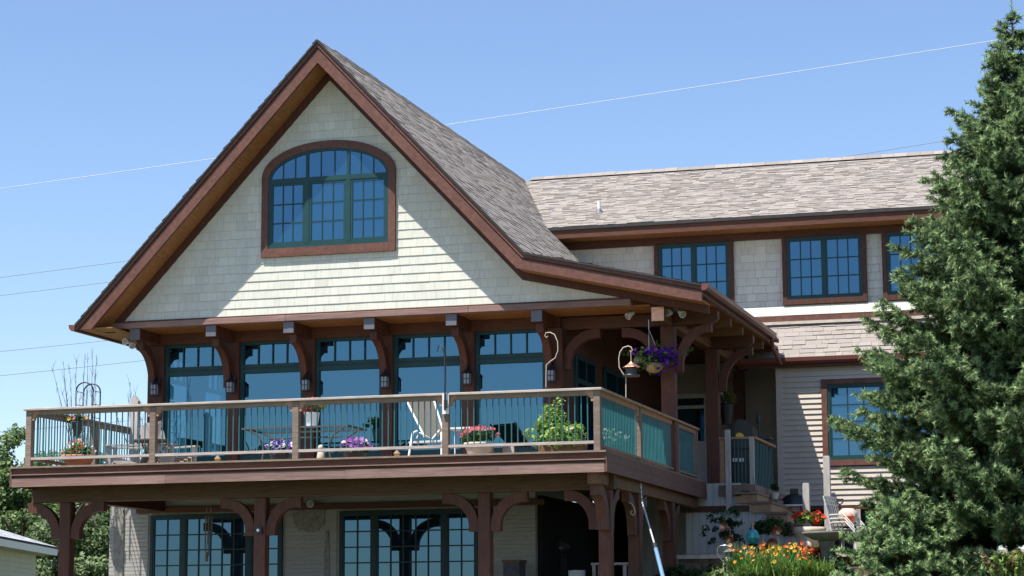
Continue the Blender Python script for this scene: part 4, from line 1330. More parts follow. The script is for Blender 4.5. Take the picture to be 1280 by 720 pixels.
# hanging cone planter on the left rail
q = Vector((RX0 + .16, 36.6, ZR1 - .12)); q = Vector((RX0 + .2, atX(97, 525, RX0 + .2).y, ZR1 - .16))
t = potted('hanging_planter', 'dark cone planter with pink and yellow flowers hung on the left railing', 'planter', (q.x, q.y, q.z - .25), [(.02, 0), (.13, .28), (.14, .30), (.12, .30)], M['twig'],
           (16, 10, .33, (.2, .2, .10), .05, GREENS), (16, .08, PINK + YEL + [(.8, .75, .78)]), seed=51)

# shepherd hooks
def hook(base, pts, r, material, lab, name='plant_hook', clamp=None):
    t = thing(name, lab, 'hook', base)
    MB().tube(pts, r, 8).build('rod', material, t)
    return t
# dark hook clamped on the third front post
Yk = RY - .13
b = at(556, 513, Yk)
pts = [at(556, 513, Yk), at(556.5, 470, Yk), at(556, 433, Yk)]
t = hook(b, pts, .016, M['black'], 'tall dark plant hook clamped to a post of the front railing')
MB().tube([at(555.6, 446, Yk), at(554, 437, Yk), at(551, 431, Yk), at(548, 433, Yk), at(546.5, 440, Yk)], .008, 8).build('hook_arm', M['black'], t)
a_, b_ = at(552, 492, Yk), at(560, 517, Yk)
MB().box(a_.x, b_.x, Yk + .03, Yk + .06, b_.z, a_.z).build('clamp_plate', M['white'], t)
MB().box(at(555, 500, Yk).x, at(558.5, 510, Yk).x, Yk - .012, Yk + .029, at(555, 510, Yk).z, at(558, 500, Yk).z).build('bolt_block', M['black'], t)
# cream scroll hook
def scroll(px0, Y, flip=1):
    pass
Yk = RY
P = [(682.5, 486), (682.5, 470), (683, 456), (688, 451.5), (694, 447.5), (697.5, 438), (697, 427), (693, 418), (687.5, 415.5), (682.5, 416), (681, 420), (683, 422), (685, 420)]
t = hook(at(682.5, 486, Yk), [at(x, y, Yk) for x, y in P], .008, M['cream'], 'cream scroll topped plant hook on the front railing near its right end')
a_ = at(682, 486, Yk); MB().box(a_.x - .045, a_.x + .045, Yk - .05, Yk + .05, ZR1, ZR1 + .035).build('base', M['black'], t)
Yk = atX(782, 500, RX1).y
P = [(782.5, 497), (782.5, 485), (782.5, 471), (778, 466), (774, 459), (773.5, 448), (775, 440), (779, 434.5), (785, 432.5), (789, 434), (790.5, 437.5), (789, 440), (787, 438)]
t = hook(at(782.5, 497, Yk), [at(x, y, Yk) for x, y in P], .009, M['cream'], 'cream scroll hook on the right side railing carrying the bird feeder')
# bird feeder
c = at(789, 456, Yk)
t = thing('bird_feeder', 'copper roofed hexagonal bird feeder hanging beside the purple flower basket', 'bird feeder', c)
MB().lathe([(.155, -.045), (.15, -.04), (.06, .015), (.02, .05), (.008, .06)], c, 6, smooth=False).build('roof', M['copper'], t)
MB().lathe([(.095, -.17), (.095, -.05)], c, 6, smooth=False).build('seed_chamber', M['twig'], t)
MB().lathe([(.145, -.195), (.15, -.17), (.10, -.17)], c, 12).build('tray', M['black'], t)
MB().tube([c + Vector((0, 0, .06)), at(788.5, 440, Yk)], .006, 6).build('hanger', M['cream'], t)

# hanging basket under the copper capped beam
Yh = 39.45
c = at(817, 458, Yh); top_ = at(811, 409, Yh)
t = thing('hanging_basket', 'coconut fibre hanging basket of deep purple petunias hung from the porch beam', 'hanging basket', c)
MB().lathe([(.03, -.12), (.10, -.10), (.165, -.03), (.185, .05), (.17, .05)], c, 18).build('basket', M['coco'], t)
ch = MB()
for k in range(3):
    a = k * 2.09 + .3
    ch.tube([c + Vector((.17 * math.cos(a), .17 * math.sin(a), .05)), top_ + Vector((0, 0, -.04))], .006, 5)
ch.tube([top_ + Vector((0, 0, -.05)), top_ + Vector((0, 0, .14))], .007, 5)
ch.build('chain', M['steel'], t)
gr = np.random.default_rng(77)
cen = np.array(c) + np.array([0, 0, .13]) + gr.normal(size=(40, 3)) * np.array([.19, .13, .09])
f = MB(); leaves(f, cen, 12, (.09, .09, .08), .05, GREENS + LIME[:1], gr=gr)
cen = np.array(c) + np.array([-.18, -.1, .10]) + gr.normal(size=(14, 3)) * np.array([.07, .06, .07]); leaves(f, cen, 12, (.07, .07, .07), .05, LIME, gr=gr)
f.build('foliage', M['leaf'], t)
f = MB()
blooms(f, np.array(c) + np.array([.16, -.02, .14]) + gr.normal(size=(110, 3)) * np.array([.16, .12, .10]), .085, PURPLE, gr=gr)
blooms(f, np.array(c) + np.array([-.2, -.08, .18]) + gr.normal(size=(36, 3)) * np.array([.12, .08, .09]), .075, VIOLET[:2] + PURPLE[:1], gr=gr)
f.build('blooms', M['petal'], t)
# second hanging plant deep in the porch
c = at(908, 505, 45.6)
t = thing('hanging_plant', 'yellowish trailing plant in a dark pot hanging right of the rear porch post', 'hanging basket', c)
MB().lathe([(.10, -.42), (.16, -.05), (.17, 0), (.15, 0)], c, 14).build('pot', M['black'], t)
gr = np.random.default_rng(78)
f = MB(); leaves(f, np.array(c) + np.array([0, 0, .06]) + gr.normal(size=(24, 3)) * np.array([.12, .1, .10]), 12, (.08, .08, .1), .05, [(.20, .17, .04), (.14, .14, .04)], gr=gr); f.build('foliage', M['leaf'], t)
MB().tube([c, at(899, 484, 45.6), at(897, 470, 45.6)], .012, 6).build('hanger', M['steel'], t)

# wall lanterns on the window posts
LP = [(193, 481, 'wall lantern on the leftmost timber post of the tall windows'), (288, 478, 'wall lantern on the post between the first and second tall window'),
      (382, 475, 'wall lantern on the post between the second and third tall window'), (481, 471, 'wall lantern on the post between the third and fourth tall window'),
      (584, 467, 'wall lantern on the post between the fourth and fifth tall window'), (689, 463, 'wall lantern on the broad post right of the tall windows behind the scroll hook')]
first = None
for px, py, lab in LP:
    c = at(px, py, 39.72)
    if first is None:
        t = thing('wall_lantern', lab, 'wall lamp', c, group='lanterns along the window wall')
        MB().box(c.x - .045, c.x + .045, 39.86, 39.9, c.z - .02, c.z + .15).build('back_plate', M['black'], t)
        MB().tube([(c.x, 39.86, c.z + .10), (c.x, 39.78, c.z + .16), (c.x, 39.72, c.z + .10)], .012, 6).build('arm', M['black'], t)
        MB().lathe([(.11, 0), (.10, .02), (.05, .07), (.015, .10)], (c.x, 39.72, c.z), 4, smooth=False).build('cap', M['black'], t)
        b = MB(); b.box(c.x - .058, c.x + .058, 39.662, 39.778, c.z - .19, c.z - .003); g_ = b.build('lamp_glass', M['frost'], t)
        b = MB()
        for dx in (-.062, .062):
            for dy in (-.062, .062): b.box(c.x + dx - .008, c.x + dx + .008, 39.72 + dy - .008, 39.72 + dy + .008, c.z - .20, c.z)
        b.box(c.x - .07, c.x + .07, 39.65, 39.79, c.z - .215, c.z - .20)
        b.box(c.x - .058, c.x + .058, 39.652, 39.660, c.z - .105, c.z - .092); b.box(c.x - .006, c.x + .006, 39.652, 39.660, c.z - .19, c.z - .003)
        b.build('cage', M['black'], t)
        first = t
    else:
        t = copy_tree(first); t.location = c; t['label'] = lab

# floodlights
def floods(heads, Y, zbase, lab, aim):
    c = at(heads[0][0], heads[0][1], Y)
    t = thing('floodlight', lab, 'floodlight', c, group='paired floodlights under the eaves')
    mid = sum((at(x, y, Y) for x, y in heads), Vector()) / len(heads)
    bp = Vector((mid.x, Y + .05, zbase))
    MB().lathe([(.055, -.03), (.06, 0)], bp, 12).build('base', M['lead'], t)
    for (x, y), d in zip(heads, aim):
        p = at(x, y, Y); d = Vector(d).normalized()
        hd = MB()
        hd.tube([p - d * .10, p - d * .03, p + d * .02, p + d * .055], [.035, .045, .062, .066], 12, cap=True); h = hd.build('lamp_head', M['white'], t)
        MB().tube([p + d * .056, p + d * .062], [.055, .05], 12).build('lens', M['frost'], h)
        MB().tube([bp, p - d * .08], .014, 6).build('arm', M['lead'], t)
floods([(158, 427), (165, 431)], 39.3, 7.42, 'pair of white floodlights under the left eave', [(-.2, -1, -.1), (.5, -.8, -.7)])
floods([(787, 394)], 39.6, 7.43, 'single white floodlight left of the copper beam cap', [(-.6, -.7, -.6)])
floods([(836, 391), (852, 392)], 39.5, 7.43, 'pair of white floodlights right of the copper beam cap', [(-.2, -1, -.1), (.6, -.7, -.5)])
floods([(376, 630), (388.5, 630)], 38.8, 4.02, 'pair of round floodlights on the lower wall beside the peeled patch', [(-.05, -1, -.05), (.1, -1, -.05)])

# wind chime
c = at(261, 640, 36.0); 
t = thing('wind_chime', 'wind chime of brown tubes hanging under the front deck beam', 'wind chime', c)
top_ = at(261, 622, 36.0)
MB().lathe([(.075, 0), (.075, .015)], at(261, 641, 36.0), 12).build('disc', M['wicker'], t)
for k in range(6):
    a = k * 1.047; q = at(261, 645, 36.0) + Vector((.06 * math.cos(a), .06 * math.sin(a), 0)); L_ = .34 + .07 * k
    MB().tube([q, q - Vector((0, 0, L_))], .012, 8).build('tube', M['twig'] if k % 2 else M['wicker'], t)
MB().tube([at(261, 645, 36.0), at(258.5, 690, 36.0)], .004, 4).tube([at(258.5, 690, 36.0), at(258, 702, 36.0)], .025, 6).build('clapper', M['wicker'], t)
MB().tube([at(261, 641, 36.0) + Vector((-.05, 0, 0)), top_, at(261, 641, 36.0) + Vector((.05, 0, 0))], .005, 4).tube([top_, top_ + Vector((0, 0, .44))], .004, 4).build('cord', M['steel'], t)
# sensor bracket on the middle post
c = at(324, 663, YBM - .02)
t = thing('sensor_box', 'small dark sensor box with a side arm on the second deck post from the left', 'sensor', c)
MB().box(c.x - .055, c.x + .055, YBM - .06, YBM - .002, c.z - .055, c.z + .055).build('housing', M['black'], t)
MB().tube([c + Vector((0, -.04, 0)), at(309, 663, YBM - .06)], .009, 6).build('arm', M['black'], t)
MB().tube([c + Vector((0, -.045, 0)), c + Vector((0, -.06, 0))], .025, 10).build('lens', M['steel'], t)

# ================================================================== under the porch
c = at(640, 712, 38.4)
t = thing('storage_box', 'dark lidded storage box against the lower wall right of the third deck post', 'box', (c.x, 38.4, 1.93))
x0, x1, zt_ = at(633, 700, 38.4).x, at(653, 700, 38.4).x, at(640, 700, 38.4).z
MB().box(x0, x1, 38.2, 38.6, 1.93, zt_ - .05).build('body', M['twig'], t)
MB().box(x0 - .02, x1 + .02, 38.18, 38.62, zt_ - .048, zt_).build('lid', M['wicker'], t)
c = at(690, 682, 40.5)
t = thing('kayak', 'dark covered kayak with pale edges on a rack in the bay under the porch', 'kayak', c)
a_, b_ = at(668, 680, 40.5), at(712, 684, 40.5)
MB().tube([a_, a_ * .7 + b_ * .3, a_ * .3 + b_ * .7, b_], [.03, .15, .15, .03], 12).build('hull', M['twig'], t)
MB().tube([a_ + Vector((.1, -.15, -.02)), b_ + Vector((-.1, -.15, -.02))], .015, 6).build('rub_strip', M['stonepot'], t)
c = at(708, 696, 40.3)
t = thing('rack', 'dark metal rack holding the kayak under the porch', 'rack', (c.x, 40.5, 1.93))
for xx in (at(676, 690, 40.5).x, at(704, 690, 40.5).x):
    MB().box(xx - .03, xx + .03, 40.35, 40.65, 1.9, at(690, 693, 40.5).z).build('upright', M['black'], t)
c = at(721, 716, 38.8)
t = thing('bucket', 'pale blue and white bucket on the paving in the dark bay', 'bucket', (c.x, 38.8, 1.93))
MB().lathe([(.12, 0), (.155, at(721, 713, 38.8).z - 1.93), (.14, at(721, 713, 38.8).z - 1.93)], (c.x, 38.8, 1.93), 16).build('pail', M['white'], t)
MB().tube([(c.x + .15 * math.cos(a), 38.8, at(721, 713, 38.8).z - .02 - .1 * math.sin(a)) for a in np.linspace(0, math.pi, 9)], .006, 5).build('handle', M['steel'], t)
c = at(762, 705, 39.2)
t = thing('work_bench', 'pale topped bench standing in the dark bay behind the corner deck posts', 'bench', (c.x, 39.2, 1.93))
x0, x1, zt_ = at(742, 705, 39.2).x, at(787, 705, 39.2).x, at(742, 704, 39.2).z
MB().box(x0, x1, 39.0, 39.5, zt_ - .04, zt_).build('table_top', M['greypost'], t)
for xx in (x0 + .05, x1 - .05):
    for yy in (39.05, 39.45): MB().box(xx - .03, xx + .03, yy - .03, yy + .03, 1.93, zt_ - .042).build('leg', M['greypost'], t)
# scroll iron on the side brace
c = at(789, 640, 36.4)
t = MB(); P = [(786, 628), (790, 630), (793, 635), (794, 641), (791.5, 644), (788.5, 642), (788.5, 639), (790.5, 638.5)]
t.tube([at(x, y, 36.5) - c for x, y in P], .010, 6)
o = t.build('scroll_bracket', M['cream'], org=Vector((0, 0, 0))); o.location = c
tag(o, 'small cream scroll bracket on the deck brace behind the corner post', 'bracket')
# telescopic pole leaning on the deck
t = thing('telescopic_pole', 'long telescopic pole with a blue handle leaning against the right side of the deck', 'pole', at(830, 724, 35.3))
Y0_, Y1_ = 34.2, 36.6
p0, p1, p2, p3 = at(833, 738, 34.2), at(819, 683, 35.0), at(803, 628, 35.9), at(801.5, 606, 36.2)
MB().tube([p0, p1], .034, 10).build('blue_grip', M['bluepole'], t)
MB().tube([p1, p2], .015, 8).build('inner_pole', M['pole_white'], t)
MB().tube([p2, p3], .026, 8).build('tip', M['black'], t)
MB().tube([p1 - (p1 - p0).normalized() * .06, p1 + (p2 - p1).normalized() * .06], .040, 10).build('collar', M['black'], t)

# ================================================================== right side: landing, steps, terrace
steps = thing('porch_steps', 'weathered wooden steps and landing with white plank sides right of the deck', 'steps', (-8.0, 43, 3.0))
lx0, lx1 = at(856, 650, 42.35).x, at(1000, 650, 42.35).x
wp = MB(); x = at(857, 650, 42.35).x
def step_top(xx):
    return None
ST = []   # steps: left px, right px, top py
for (a, b, ytop, ybot) in ((919, 946, 615, 629), (938, 964, 627, 641), (957, 984, 640, 654), (979, 1003, 654, 668)):
    ST.append((a, b, ytop, ybot))
zl = at(880, 604, 42.35).z
while x < at(1003, 650, 42.35).x:
    pxx = None
    zt_ = zl
    for k, (a, b, yt, yb_) in enumerate(ST):
        if x > at(a, 650, 42.35).x: zt_ = at(a, yb_, 42.35).z
    wp.box(x + .003, x + .132, 42.36, 42.39, 2.95, zt_ - .01, tint=random.uniform(.93, 1.05)); x += .135
wp.build('plank_side', M['whiteplank'], steps)
bd = MB(); bd.box(at(850, 640, 42.3).x, at(936, 640, 42.3).x, 42.32, 42.358, at(890, 640, 42.32).z, at(890, 632.5, 42.32).z)
bd.build('dark_band', M['brown'], steps)
bd = MB(); bd.box(at(848, 690, 42.3).x, at(905, 690, 42.3).x, 42.31, 42.358, 2.98, 3.08); bd.build('base_band', M['brown'], steps)
for (a, b, yt, yb_) in ST:
    x0, x1 = at(a, yt, 42.3).x, at(b, yt, 42.3).x
    z1, z0 = at(a, yt, 42.3).z, at(a, yb_, 42.3).z
    s = MB(); s.box(x0 - .02, x1 + .02, 42.26, 44.6, z1 - .045, z1)
    o = s.build('tread', M['weathered'], steps)
    s = MB(); s.box(x0, x1, 42.30, 44.55, z0, z1 - .047); s.build('riser', M['corbel'], o)
ld = MB(); ld.box(at(898, 604, 42.4).x, at(944, 604, 42.4).x, 42.40, 46.4, 4.30, 4.42); ld.build('landing', M['weathered'], steps)
s = MB(); s.box(at(898, 600, 42.32).x, at(926, 604, 42.3).x, 42.30, 42.355, 4.20, 4.41); s.build('landing_fascia', M['weathered'], steps)
# upper platform beyond the newel posts
pl = MB(); pl.box(at(944, 610, 43.6).x, at(972, 610, 43.6).x, 43.6, 46.3, 4.05, 4.20); pl.box(at(944, 610, 43.6).x, at(972, 610, 43.6).x, 43.58, 43.6, 3.85, 4.05)
pl.build('side_platform', M['weathered'], steps)
def newel(pl_, pr_, yt, yb_, Y, nm='newel_post'):
    a, b = at(pl_, yt, Y), at(pr_, yb_, Y)
    return MB().box(a.x, b.x, Y, Y + (b.x - a.x), b.z, a.z).build(nm, M['greypost'], steps, bevel=.006)
newel(905.5, 914, 537, 641, 42.18)
newel(936, 943.5, 546, 624, 42.42)
rr = MB(); a, b = at(899, 547, 42.5), at(945, 547, 42.5); rr.box(a.x, b.x, 42.44, 42.56, a.z - .04, a.z)
e = atX(967, 561, b.x - .05)
rr.box(b.x - .13, b.x, 42.561, e.y, a.z - .04, a.z)
rr.build('handrail', M['corbel'], steps)
lr = MB(); lr.box(at(914, 600, 42.5).x, at(936, 600, 42.5).x, 42.47, 42.53, a.z - .98, a.z - .93); lr.box(b.x - .09, b.x - .04, 42.561, e.y, a.z - .98, a.z - .93); lr.build('bottom_rail', M['weathered'], steps)
for pxb in (918, 922.5, 927, 931.5):
    q = at(pxb, 560, 42.5); MB().tube([(q.x, 42.5, a.z - .93), (q.x, 42.5, a.z - .04)], .010, 6, cap=False).build('baluster', M['baluster'], steps)
for k in range(1, 13):
    yy = 42.6 + (e.y - 42.6) * k / 13
    MB().tube([(b.x - .065, yy, a.z - .93), (b.x - .065, yy, a.z - .04)], .010, 6, cap=False).build('baluster', M['baluster'], steps)
MB().box(at(900, 550, 42.5).x, at(904, 550, 42.5).x, 42.46, 42.54, a.z - 1.0, a.z - .045).build('newel_post', M['corbel'], steps)

# barbecue with a rounded black lid behind the landing rail
c = at(928, 556, 44.4); zg = 4.42
t = thing('barbecue', 'black barbecue with a rounded lid behind the landing railing', 'barbecue', (c.x, 44.4, zg))
x0, x1 = at(914, 550, 44.4).x, at(944, 550, 44.4).x; zt_ = at(928, 525, 44.4).z; zm = at(928, 546, 44.4).z
lid = [(x0, zm)] + [((x0 + x1) / 2 - (x1 - x0) / 2 * math.cos(a), zm + (zt_ - zm) * math.sin(a)) for a in np.linspace(.15, math.pi - .15, 12)] + [(x1, zm)]
MB().prism(lid, 'y', 44.2, 44.75).build('lid', M['black'], t)
MB().box(x0, x1, 44.2, 44.75, zm - .25, zm - .003).build('firebox', M['black'], t)
MB().box(x0 - .02, x1 + .02, 44.25, 44.7, zg, zm - .26).build('cabinet', M['black'], t)
MB().box(x1 + .005, x1 + .32, 44.25, 44.7, zm - .06, zm - .02).build('side_shelf', M['twig'], t)
b_ = MB(); 
for q in (918.5, 926.5): 
    u = at(q, 575, 44.15); b_.box(u.x - .045, u.x + .045, 44.17, 44.198, at(q, 577, 44.15).z, at(q, 572.5, 44.15).z)
b_.build('label_plate', M['white'], t)
c = at(924.5, 544, 42.5); zr_ = at(899, 547, 42.5).z
t = MB(); t.box(-.065, .065, -.05, .05, 0, .05); t.box(-.045, .03, -.04, .04, .0505, .075)
o = t.build('sponge_box', M['yellow'], org=Vector((0, 0, 0))); o.location = (c.x, 42.5, zr_); tag(o, 'small yellow box resting on the landing handrail', 'box')
# tall lidded smoker / lamp tip on the shelf
c = at(948, 530, 44.6)
t = thing('oil_torch', 'thin black garden torch rising behind the landing handrail', 'torch', (c.x, 44.6, 4.42))
MB().tube([(c.x, 44.6, 4.42), (c.x, 44.6, at(948, 530, 44.6).z)], .016, 6).build('pole', M['black'], t)
MB().lathe([(.03, 0), (.045, .10), (.02, .18), (.012, .26)], (c.x, 44.6, at(948, 530, 44.6).z), 10).build('burner', M['black'], t)
c = at(974, 612, 43.7); 
t = potted('clay_pot_plant', 'tiny clay pot with a dark plant on the platform at the siding corner', 'flower pot', (at(968, 612, 43.7).x, 43.7, 4.2), [(.06, 0), (.09, .13), (.08, .13)], M['stonepot'], (8, 10, .22, (.08, .08, .12), .05, GREENS), seed=61)

# terrace soil and retaining wall
ZT = 3.02
tag(MB().box(-8.75, 6, 40.62, 52, 1.0, ZT - .05).build('terrace', M['soil']), kind='structure')
rw = thing('retaining_wall', 'low brown block retaining wall with pale cap stones below the steps', 'wall', (-6, 40.5, 1.9))
b = MB(); z = 1.85
row = 0
while z < ZT - .09:
    x = -8.75 - (row % 2) * .2
    while x < 4:
        w = random.uniform(.34, .46); b.box(max(x, -8.75) + .006, x + w - .006, 40.40 + random.uniform(0, .015), 40.61, z + .004, z + .146, tint=random.uniform(.8, 1.2)); x += w
    z += .15; row += 1
b.build('blocks', M['stone'], rw)
x = -8.78; b = MB()
while x < 4:
    w = random.uniform(.4, .55); b.box(x + .005, x + w - .005, 40.34, 40.63, ZT - .058, ZT + .015, tint=random.uniform(.85, 1.15)); x += w
b.build('cap_stones', M['capstone'], rw)

# white planter with a tomato plant
c = at(906, 690, 40.2); 
def stand_on(px, py, Y): return at(px, py, Y)
c = at(905.5, 691, 41.2); c.z = ZT - .05
zt_ = at(905, 679, 41.2).z
t = thing('tomato_planter', 'white tub with a leafy tomato plant in front of the plank side of the steps', 'planter', c)
hh = zt_ - c.z
MB().lathe([(.13, 0), (.18, hh), (.165, hh)], c, 4, smooth=False).build('tub', M['white'], t)
gr = np.random.default_rng(91)
cen = []
for k in range(46):
    a = gr.random(); cen.append([c.x + .02 + gr.normal() * (.10 + .12 * (1 - abs(a - .4))), 41.2 + gr.normal() * .12, zt_ + a * .62])
f = MB(); leaves(f, cen, 20, (.08, .08, .06), .04, [(.035, .075, .02), (.05, .10, .03), (.03, .06, .02)], gr=gr); f.build('foliage', M['leaf'], t)
st = MB(); st.tube([c + Vector((0, 0, hh)), c + Vector((.03, 0, hh + .6))], .012, 6).tube([c + Vector((.05, 0, hh)), c + Vector((.12, .02, hh + .5))], .010, 6); st.build('stem', M['greenpl'], t)
# turquoise gazing ball on stand
c = at(941, 671, 40.9)
t = thing('gazing_ball', 'turquoise mosaic gazing ball on a dark stand among the flowers', 'ornament', (c.x, 40.9, ZT - .05))
MB().ball(c, .125, 18, sz=1.15).build('ball', M['turquoise'], t)
MB().lathe([(.10, 0), (.04, .05), (.03, .12), (.09, max(.14, c.z - ZT - .08))], (c.x, 40.9, ZT - .05), 12).build('stand', M['black'], t)
MB().lathe([(.03, 0), (.02, .06), (.035, .09), (.005, .13)], c + Vector((0, 0, .14)), 8).build('finial', M['copper'], t)
# copper trumpet flowers
def trumpet(heads, base, lab):
    t = thing('copper_flower', lab, 'ornament', base, group='copper trumpet flower ornaments')
    for (hx, hy, dx, dy) in heads:
        p = at(hx, hy, 40.75); d = Vector((dx, -.7, dy)).normalized()
        MB().tube([p - d * .10, p - d * .03, p + d * .03, p + d * .06], [.01, .035, .07, .10], 12, cap=False).build('flower_head', M['copper'], t)
        MB().tube([Vector(base), (Vector(base) + p) / 2 + Vector((.02, 0, .05)), p - d * .1], .008, 6).build('stem', M['copper'], t)
trumpet([(907, 659, -.6, .2), (913, 672, -.3, -.6)], at(917, 700, 40.75), 'copper trumpet flowers in front of the tomato tub')
trumpet([(970, 661, .3, -.7), (965, 676, .2, -.6)], at(958, 700, 40.75), 'copper trumpet flowers right of the turquoise ball')
for k, (x0, y0, x1, y1) in enumerate(((918, 679, 928, 672), (944, 672, 960, 677), (921, 659, 911, 668), (949, 650, 941, 661))):
    pass
# red pot plant
c = at(969, 690, 41.3); c.z = ZT - .05
t = potted('red_pot_plant', 'dark red glazed pot with a leafy plant at the foot of the steps', 'flower pot', c, [(.13, 0), (.19, .16), (.20, .26), (.18, .26)], M['redpot'], (34, 20, .55, (.22, .18, .30), .04, [(.04, .08, .02), (.06, .12, .03), (.10, .14, .04)]), seed=71)
c = at(953, 690, 41.8); c.z = ZT - .05
t = potted('herb_pot', 'black pot of dark bushy herbs behind the turquoise ball', 'flower pot', c, [(.11, 0), (.15, .22), (.14, .22)], M['black'], (30, 20, .55, (.20, .15, .26), .038, [(.03, .065, .02), (.05, .09, .025)]), seed=72)
c = at(982, 680, 41.9); c.z = ZT - .05
t = potted('grass_pot', 'small pot of feathery olive grass beside the lowest step', 'flower pot', c, [(.10, 0), (.14, .2), (.13, .2)], M['black'], (24, 18, .50, (.2, .15, .24), .035, [(.06, .07, .03), (.08, .09, .035)]), seed=73)
# geranium bowl
c = at(1013, 681, 40.80); c.z = ZT - .05
zt_ = at(1013, 659, 40.75).z - c.z
t = potted('geranium_bowl', 'pale stone bowl of scarlet geraniums behind the bird bath', 'flower pot', c, [(.14, 0), (.20, zt_ * .35), (.265, zt_ * .8), (.29, zt_ * .84), (.29, zt_), (.26, zt_)], M['stonepot'],
           (34, 12, zt_ + .14, (.28, .22, .15), .065, LIME + GREENS), (22, .09, [(.75, .05, .02), (.72, .07, .03)]), seed=81)
gr = np.random.default_rng(6)
f = MB()
for q in ((996, 647), (1014, 649), (1021, 652)): blooms(f, np.array(at(q[0], q[1], 40.7)) + gr.normal(size=(14, 3)) * .035, .06, [(.78, .06, .025), (.72, .05, .03)], gr=gr)
f.build('flower_head', M['petal'], t)
MB().tube([c + Vector((-.1, 0, zt_)), at(996, 650, 40.7)], .008, 5).build('stem', M['greenpl'], t)
# pale ball finial beside bowl
o = MB().ball((0, 0, 0), .115, 16).build('stone_ball', M['stonepot'], org=Vector((0, 0, 0))); o.location = at(1007, 671, 40.5); o.location.z = ZT + .128; tag(o, 'pale stone ball on the wall in front of the geranium bowl', 'ornament')
# bird bath
Yb_ = 39.6
c = at(1033, 667, Yb_)
t = thing('bird_bath', 'wide grey green bird bath on a pedestal in the flower bed', 'bird bath', (c.x, Yb_, 1.9))
MB().lathe([(.12, -.13), (.25, -.10), (.40, -.02), (.425, .03), (.41, .03), (.30, -.02), (.01, -.05)], c, 28).build('basin', M['bath'], t)
MB().lathe([(.20, 1.9 - c.z), (.16, 2.0 - c.z), (.10, -.6), (.095, -.35), (.15, -.13)], c, 18).build('pedestal', M['bath'], t)
# path lantern on a hook
c = at(912, 693, 39.2)
t = thing('hook_lantern', 'little violet glass lantern hanging on a wire hook among the day lilies', 'lantern', (at(908, 718, 39.2).x, 39.2, 2.2))
P = [(909, 730), (908.5, 706), (902, 700), (896.5, 692), (897, 685), (901, 682), (908, 681.5), (912, 684)]
MB().tube([at(x, y, 39.2) for x, y in P], .009, 6).build('hook', M['steel'], t)
MB().lathe([(.10, 0), (.095, .01), (.03, .045), (.01, .06)], at(911.5, 690, 39.2), 10).build('roof', M['bath'], t)
MB().lathe([(.06, -.09), (.06, -.003)], at(911.5, 690, 39.2), 10).build('glass', M['violetglass'], t)
MB().lathe([(.065, -.15), (.065, -.093)], at(911.5, 690, 39.2), 10).build('base', M['white'], t)

# timber posts
for (l_, r_, yt, lab, wd_) in ((1003, 1011, 605, 'short silvery timber post rising behind the geranium bowl', 'short'), (1028.5, 1036.5, 571, 'taller silvery timber post in front of the lower wing window', 'tall')):
    a, b = at(l_, yt, 41.6), at(r_, yt, 41.6)
    m_ = MB().box(-.06, .06, -.06, .06, 0, a.z - ZT + .05); m_.box(-.05, .05, -.05, .05, a.z - ZT + .051, a.z - ZT + .07)
    o = m_.build('timber_post', M['greypost'], org=Vector((0, 0, 0))); o.location = ((a.x + b.x) / 2, 41.66, ZT - .05); tag(o, lab, 'post', 'timber posts on the terrace')

# covered grill and white table in the shade of the wing
c = at(985, 632, 44.5)
t = thing('terrace_table', 'white edged table in the shade below the wing wall', 'table', (c.x, 44.5, ZT))
x0, x1, zt_ = at(974, 632, 44.5).x, at(1008, 632, 44.5).x, at(985, 632, 44.5).z
MB().box(x0, x1, 44.1, 44.9, zt_ - .03, zt_).build('table_top', M['white'], t)
for xx in (x0 + .05, x1 - .05):
    for yy in (44.15, 44.85): MB().box(xx - .02, xx + .02, yy - .02, yy + .02, ZT - .05, zt_ - .032).build('leg', M['black'], t)
t = thing('covered_grill', 'dark covered grill lid shaped like a low bell on the white edged table', 'grill', (c.x, 44.5, zt_))
xc = at(993, 625, 44.5).x
MB().lathe([(.30, .004), (.28, .10), (.16, .20), (.10, .22)], (xc, 44.5, zt_), 18).build('cover', M['black'], t)
MB().box(xc - .075, xc + .09, 44.44, 44.56, zt_ + .21, zt_ + .33).build('vent_cap', M['black'], t)

# stacked white garden chairs
def metal_chair(c, lab, dz):
    t = thing('stacking_chair', lab, 'garden chair', c, rz=R(72), group='white stacking chairs', local=True)
    for s in (-.24, .24):
        MB().tube([(s, -.25, 0), (s, -.24, .42), (s, -.05, .62), (s, .2, .62), (s, .26, .60)], .014, 6).build('leg', M['chairwhite'], t)
        MB().tube([(s, .26, 0), (s, .22, .42), (s, .34, .95)], .014, 6).build('leg', M['chairwhite'], t)
    b = MB()
    for k in range(6): b.bar((-.23, -.22 + .085 * k, .43), (.23, -.22 + .085 * k, .43), .055, .012)
    b.build('seat', M['chairwhite'], t)
    b = MB()
    for k in range(6): 
        xx = -.20 + .08 * k; b.bar((xx, .225, .44), (xx, .33, .94), .045, .012, up=(0, -1, .2))
    b.bar((-.25, .335, .95), (.25, .335, .95), .03, .03)
    b.build('backrest', M['chairwhite'], t)
    return t
cc = at(1062, 685, 40.9); cc.z = ZT - .05
for k, lab in enumerate(('lowest white slatted chair of the stack beside the timber post', 'middle white slatted chair of the stack beside the timber post', 'topmost white slatted chair of the stack, holding the orange bucket')):
    metal_chair(cc + Vector((-.02 * k, .03 * k, .07 * k)), lab, 0)
c = at(1061, 648, 40.85); c.z = ZT - .05 + .14 + .443 + .07
t = thing('toy_bucket', 'orange plastic bucket on the seat of the stacked white chairs', 'bucket', c)
MB().lathe([(.075, -.07), (.10, .07), (.105, .08), (.09, .08)], c, 14).build('pail', M['orange'], t)
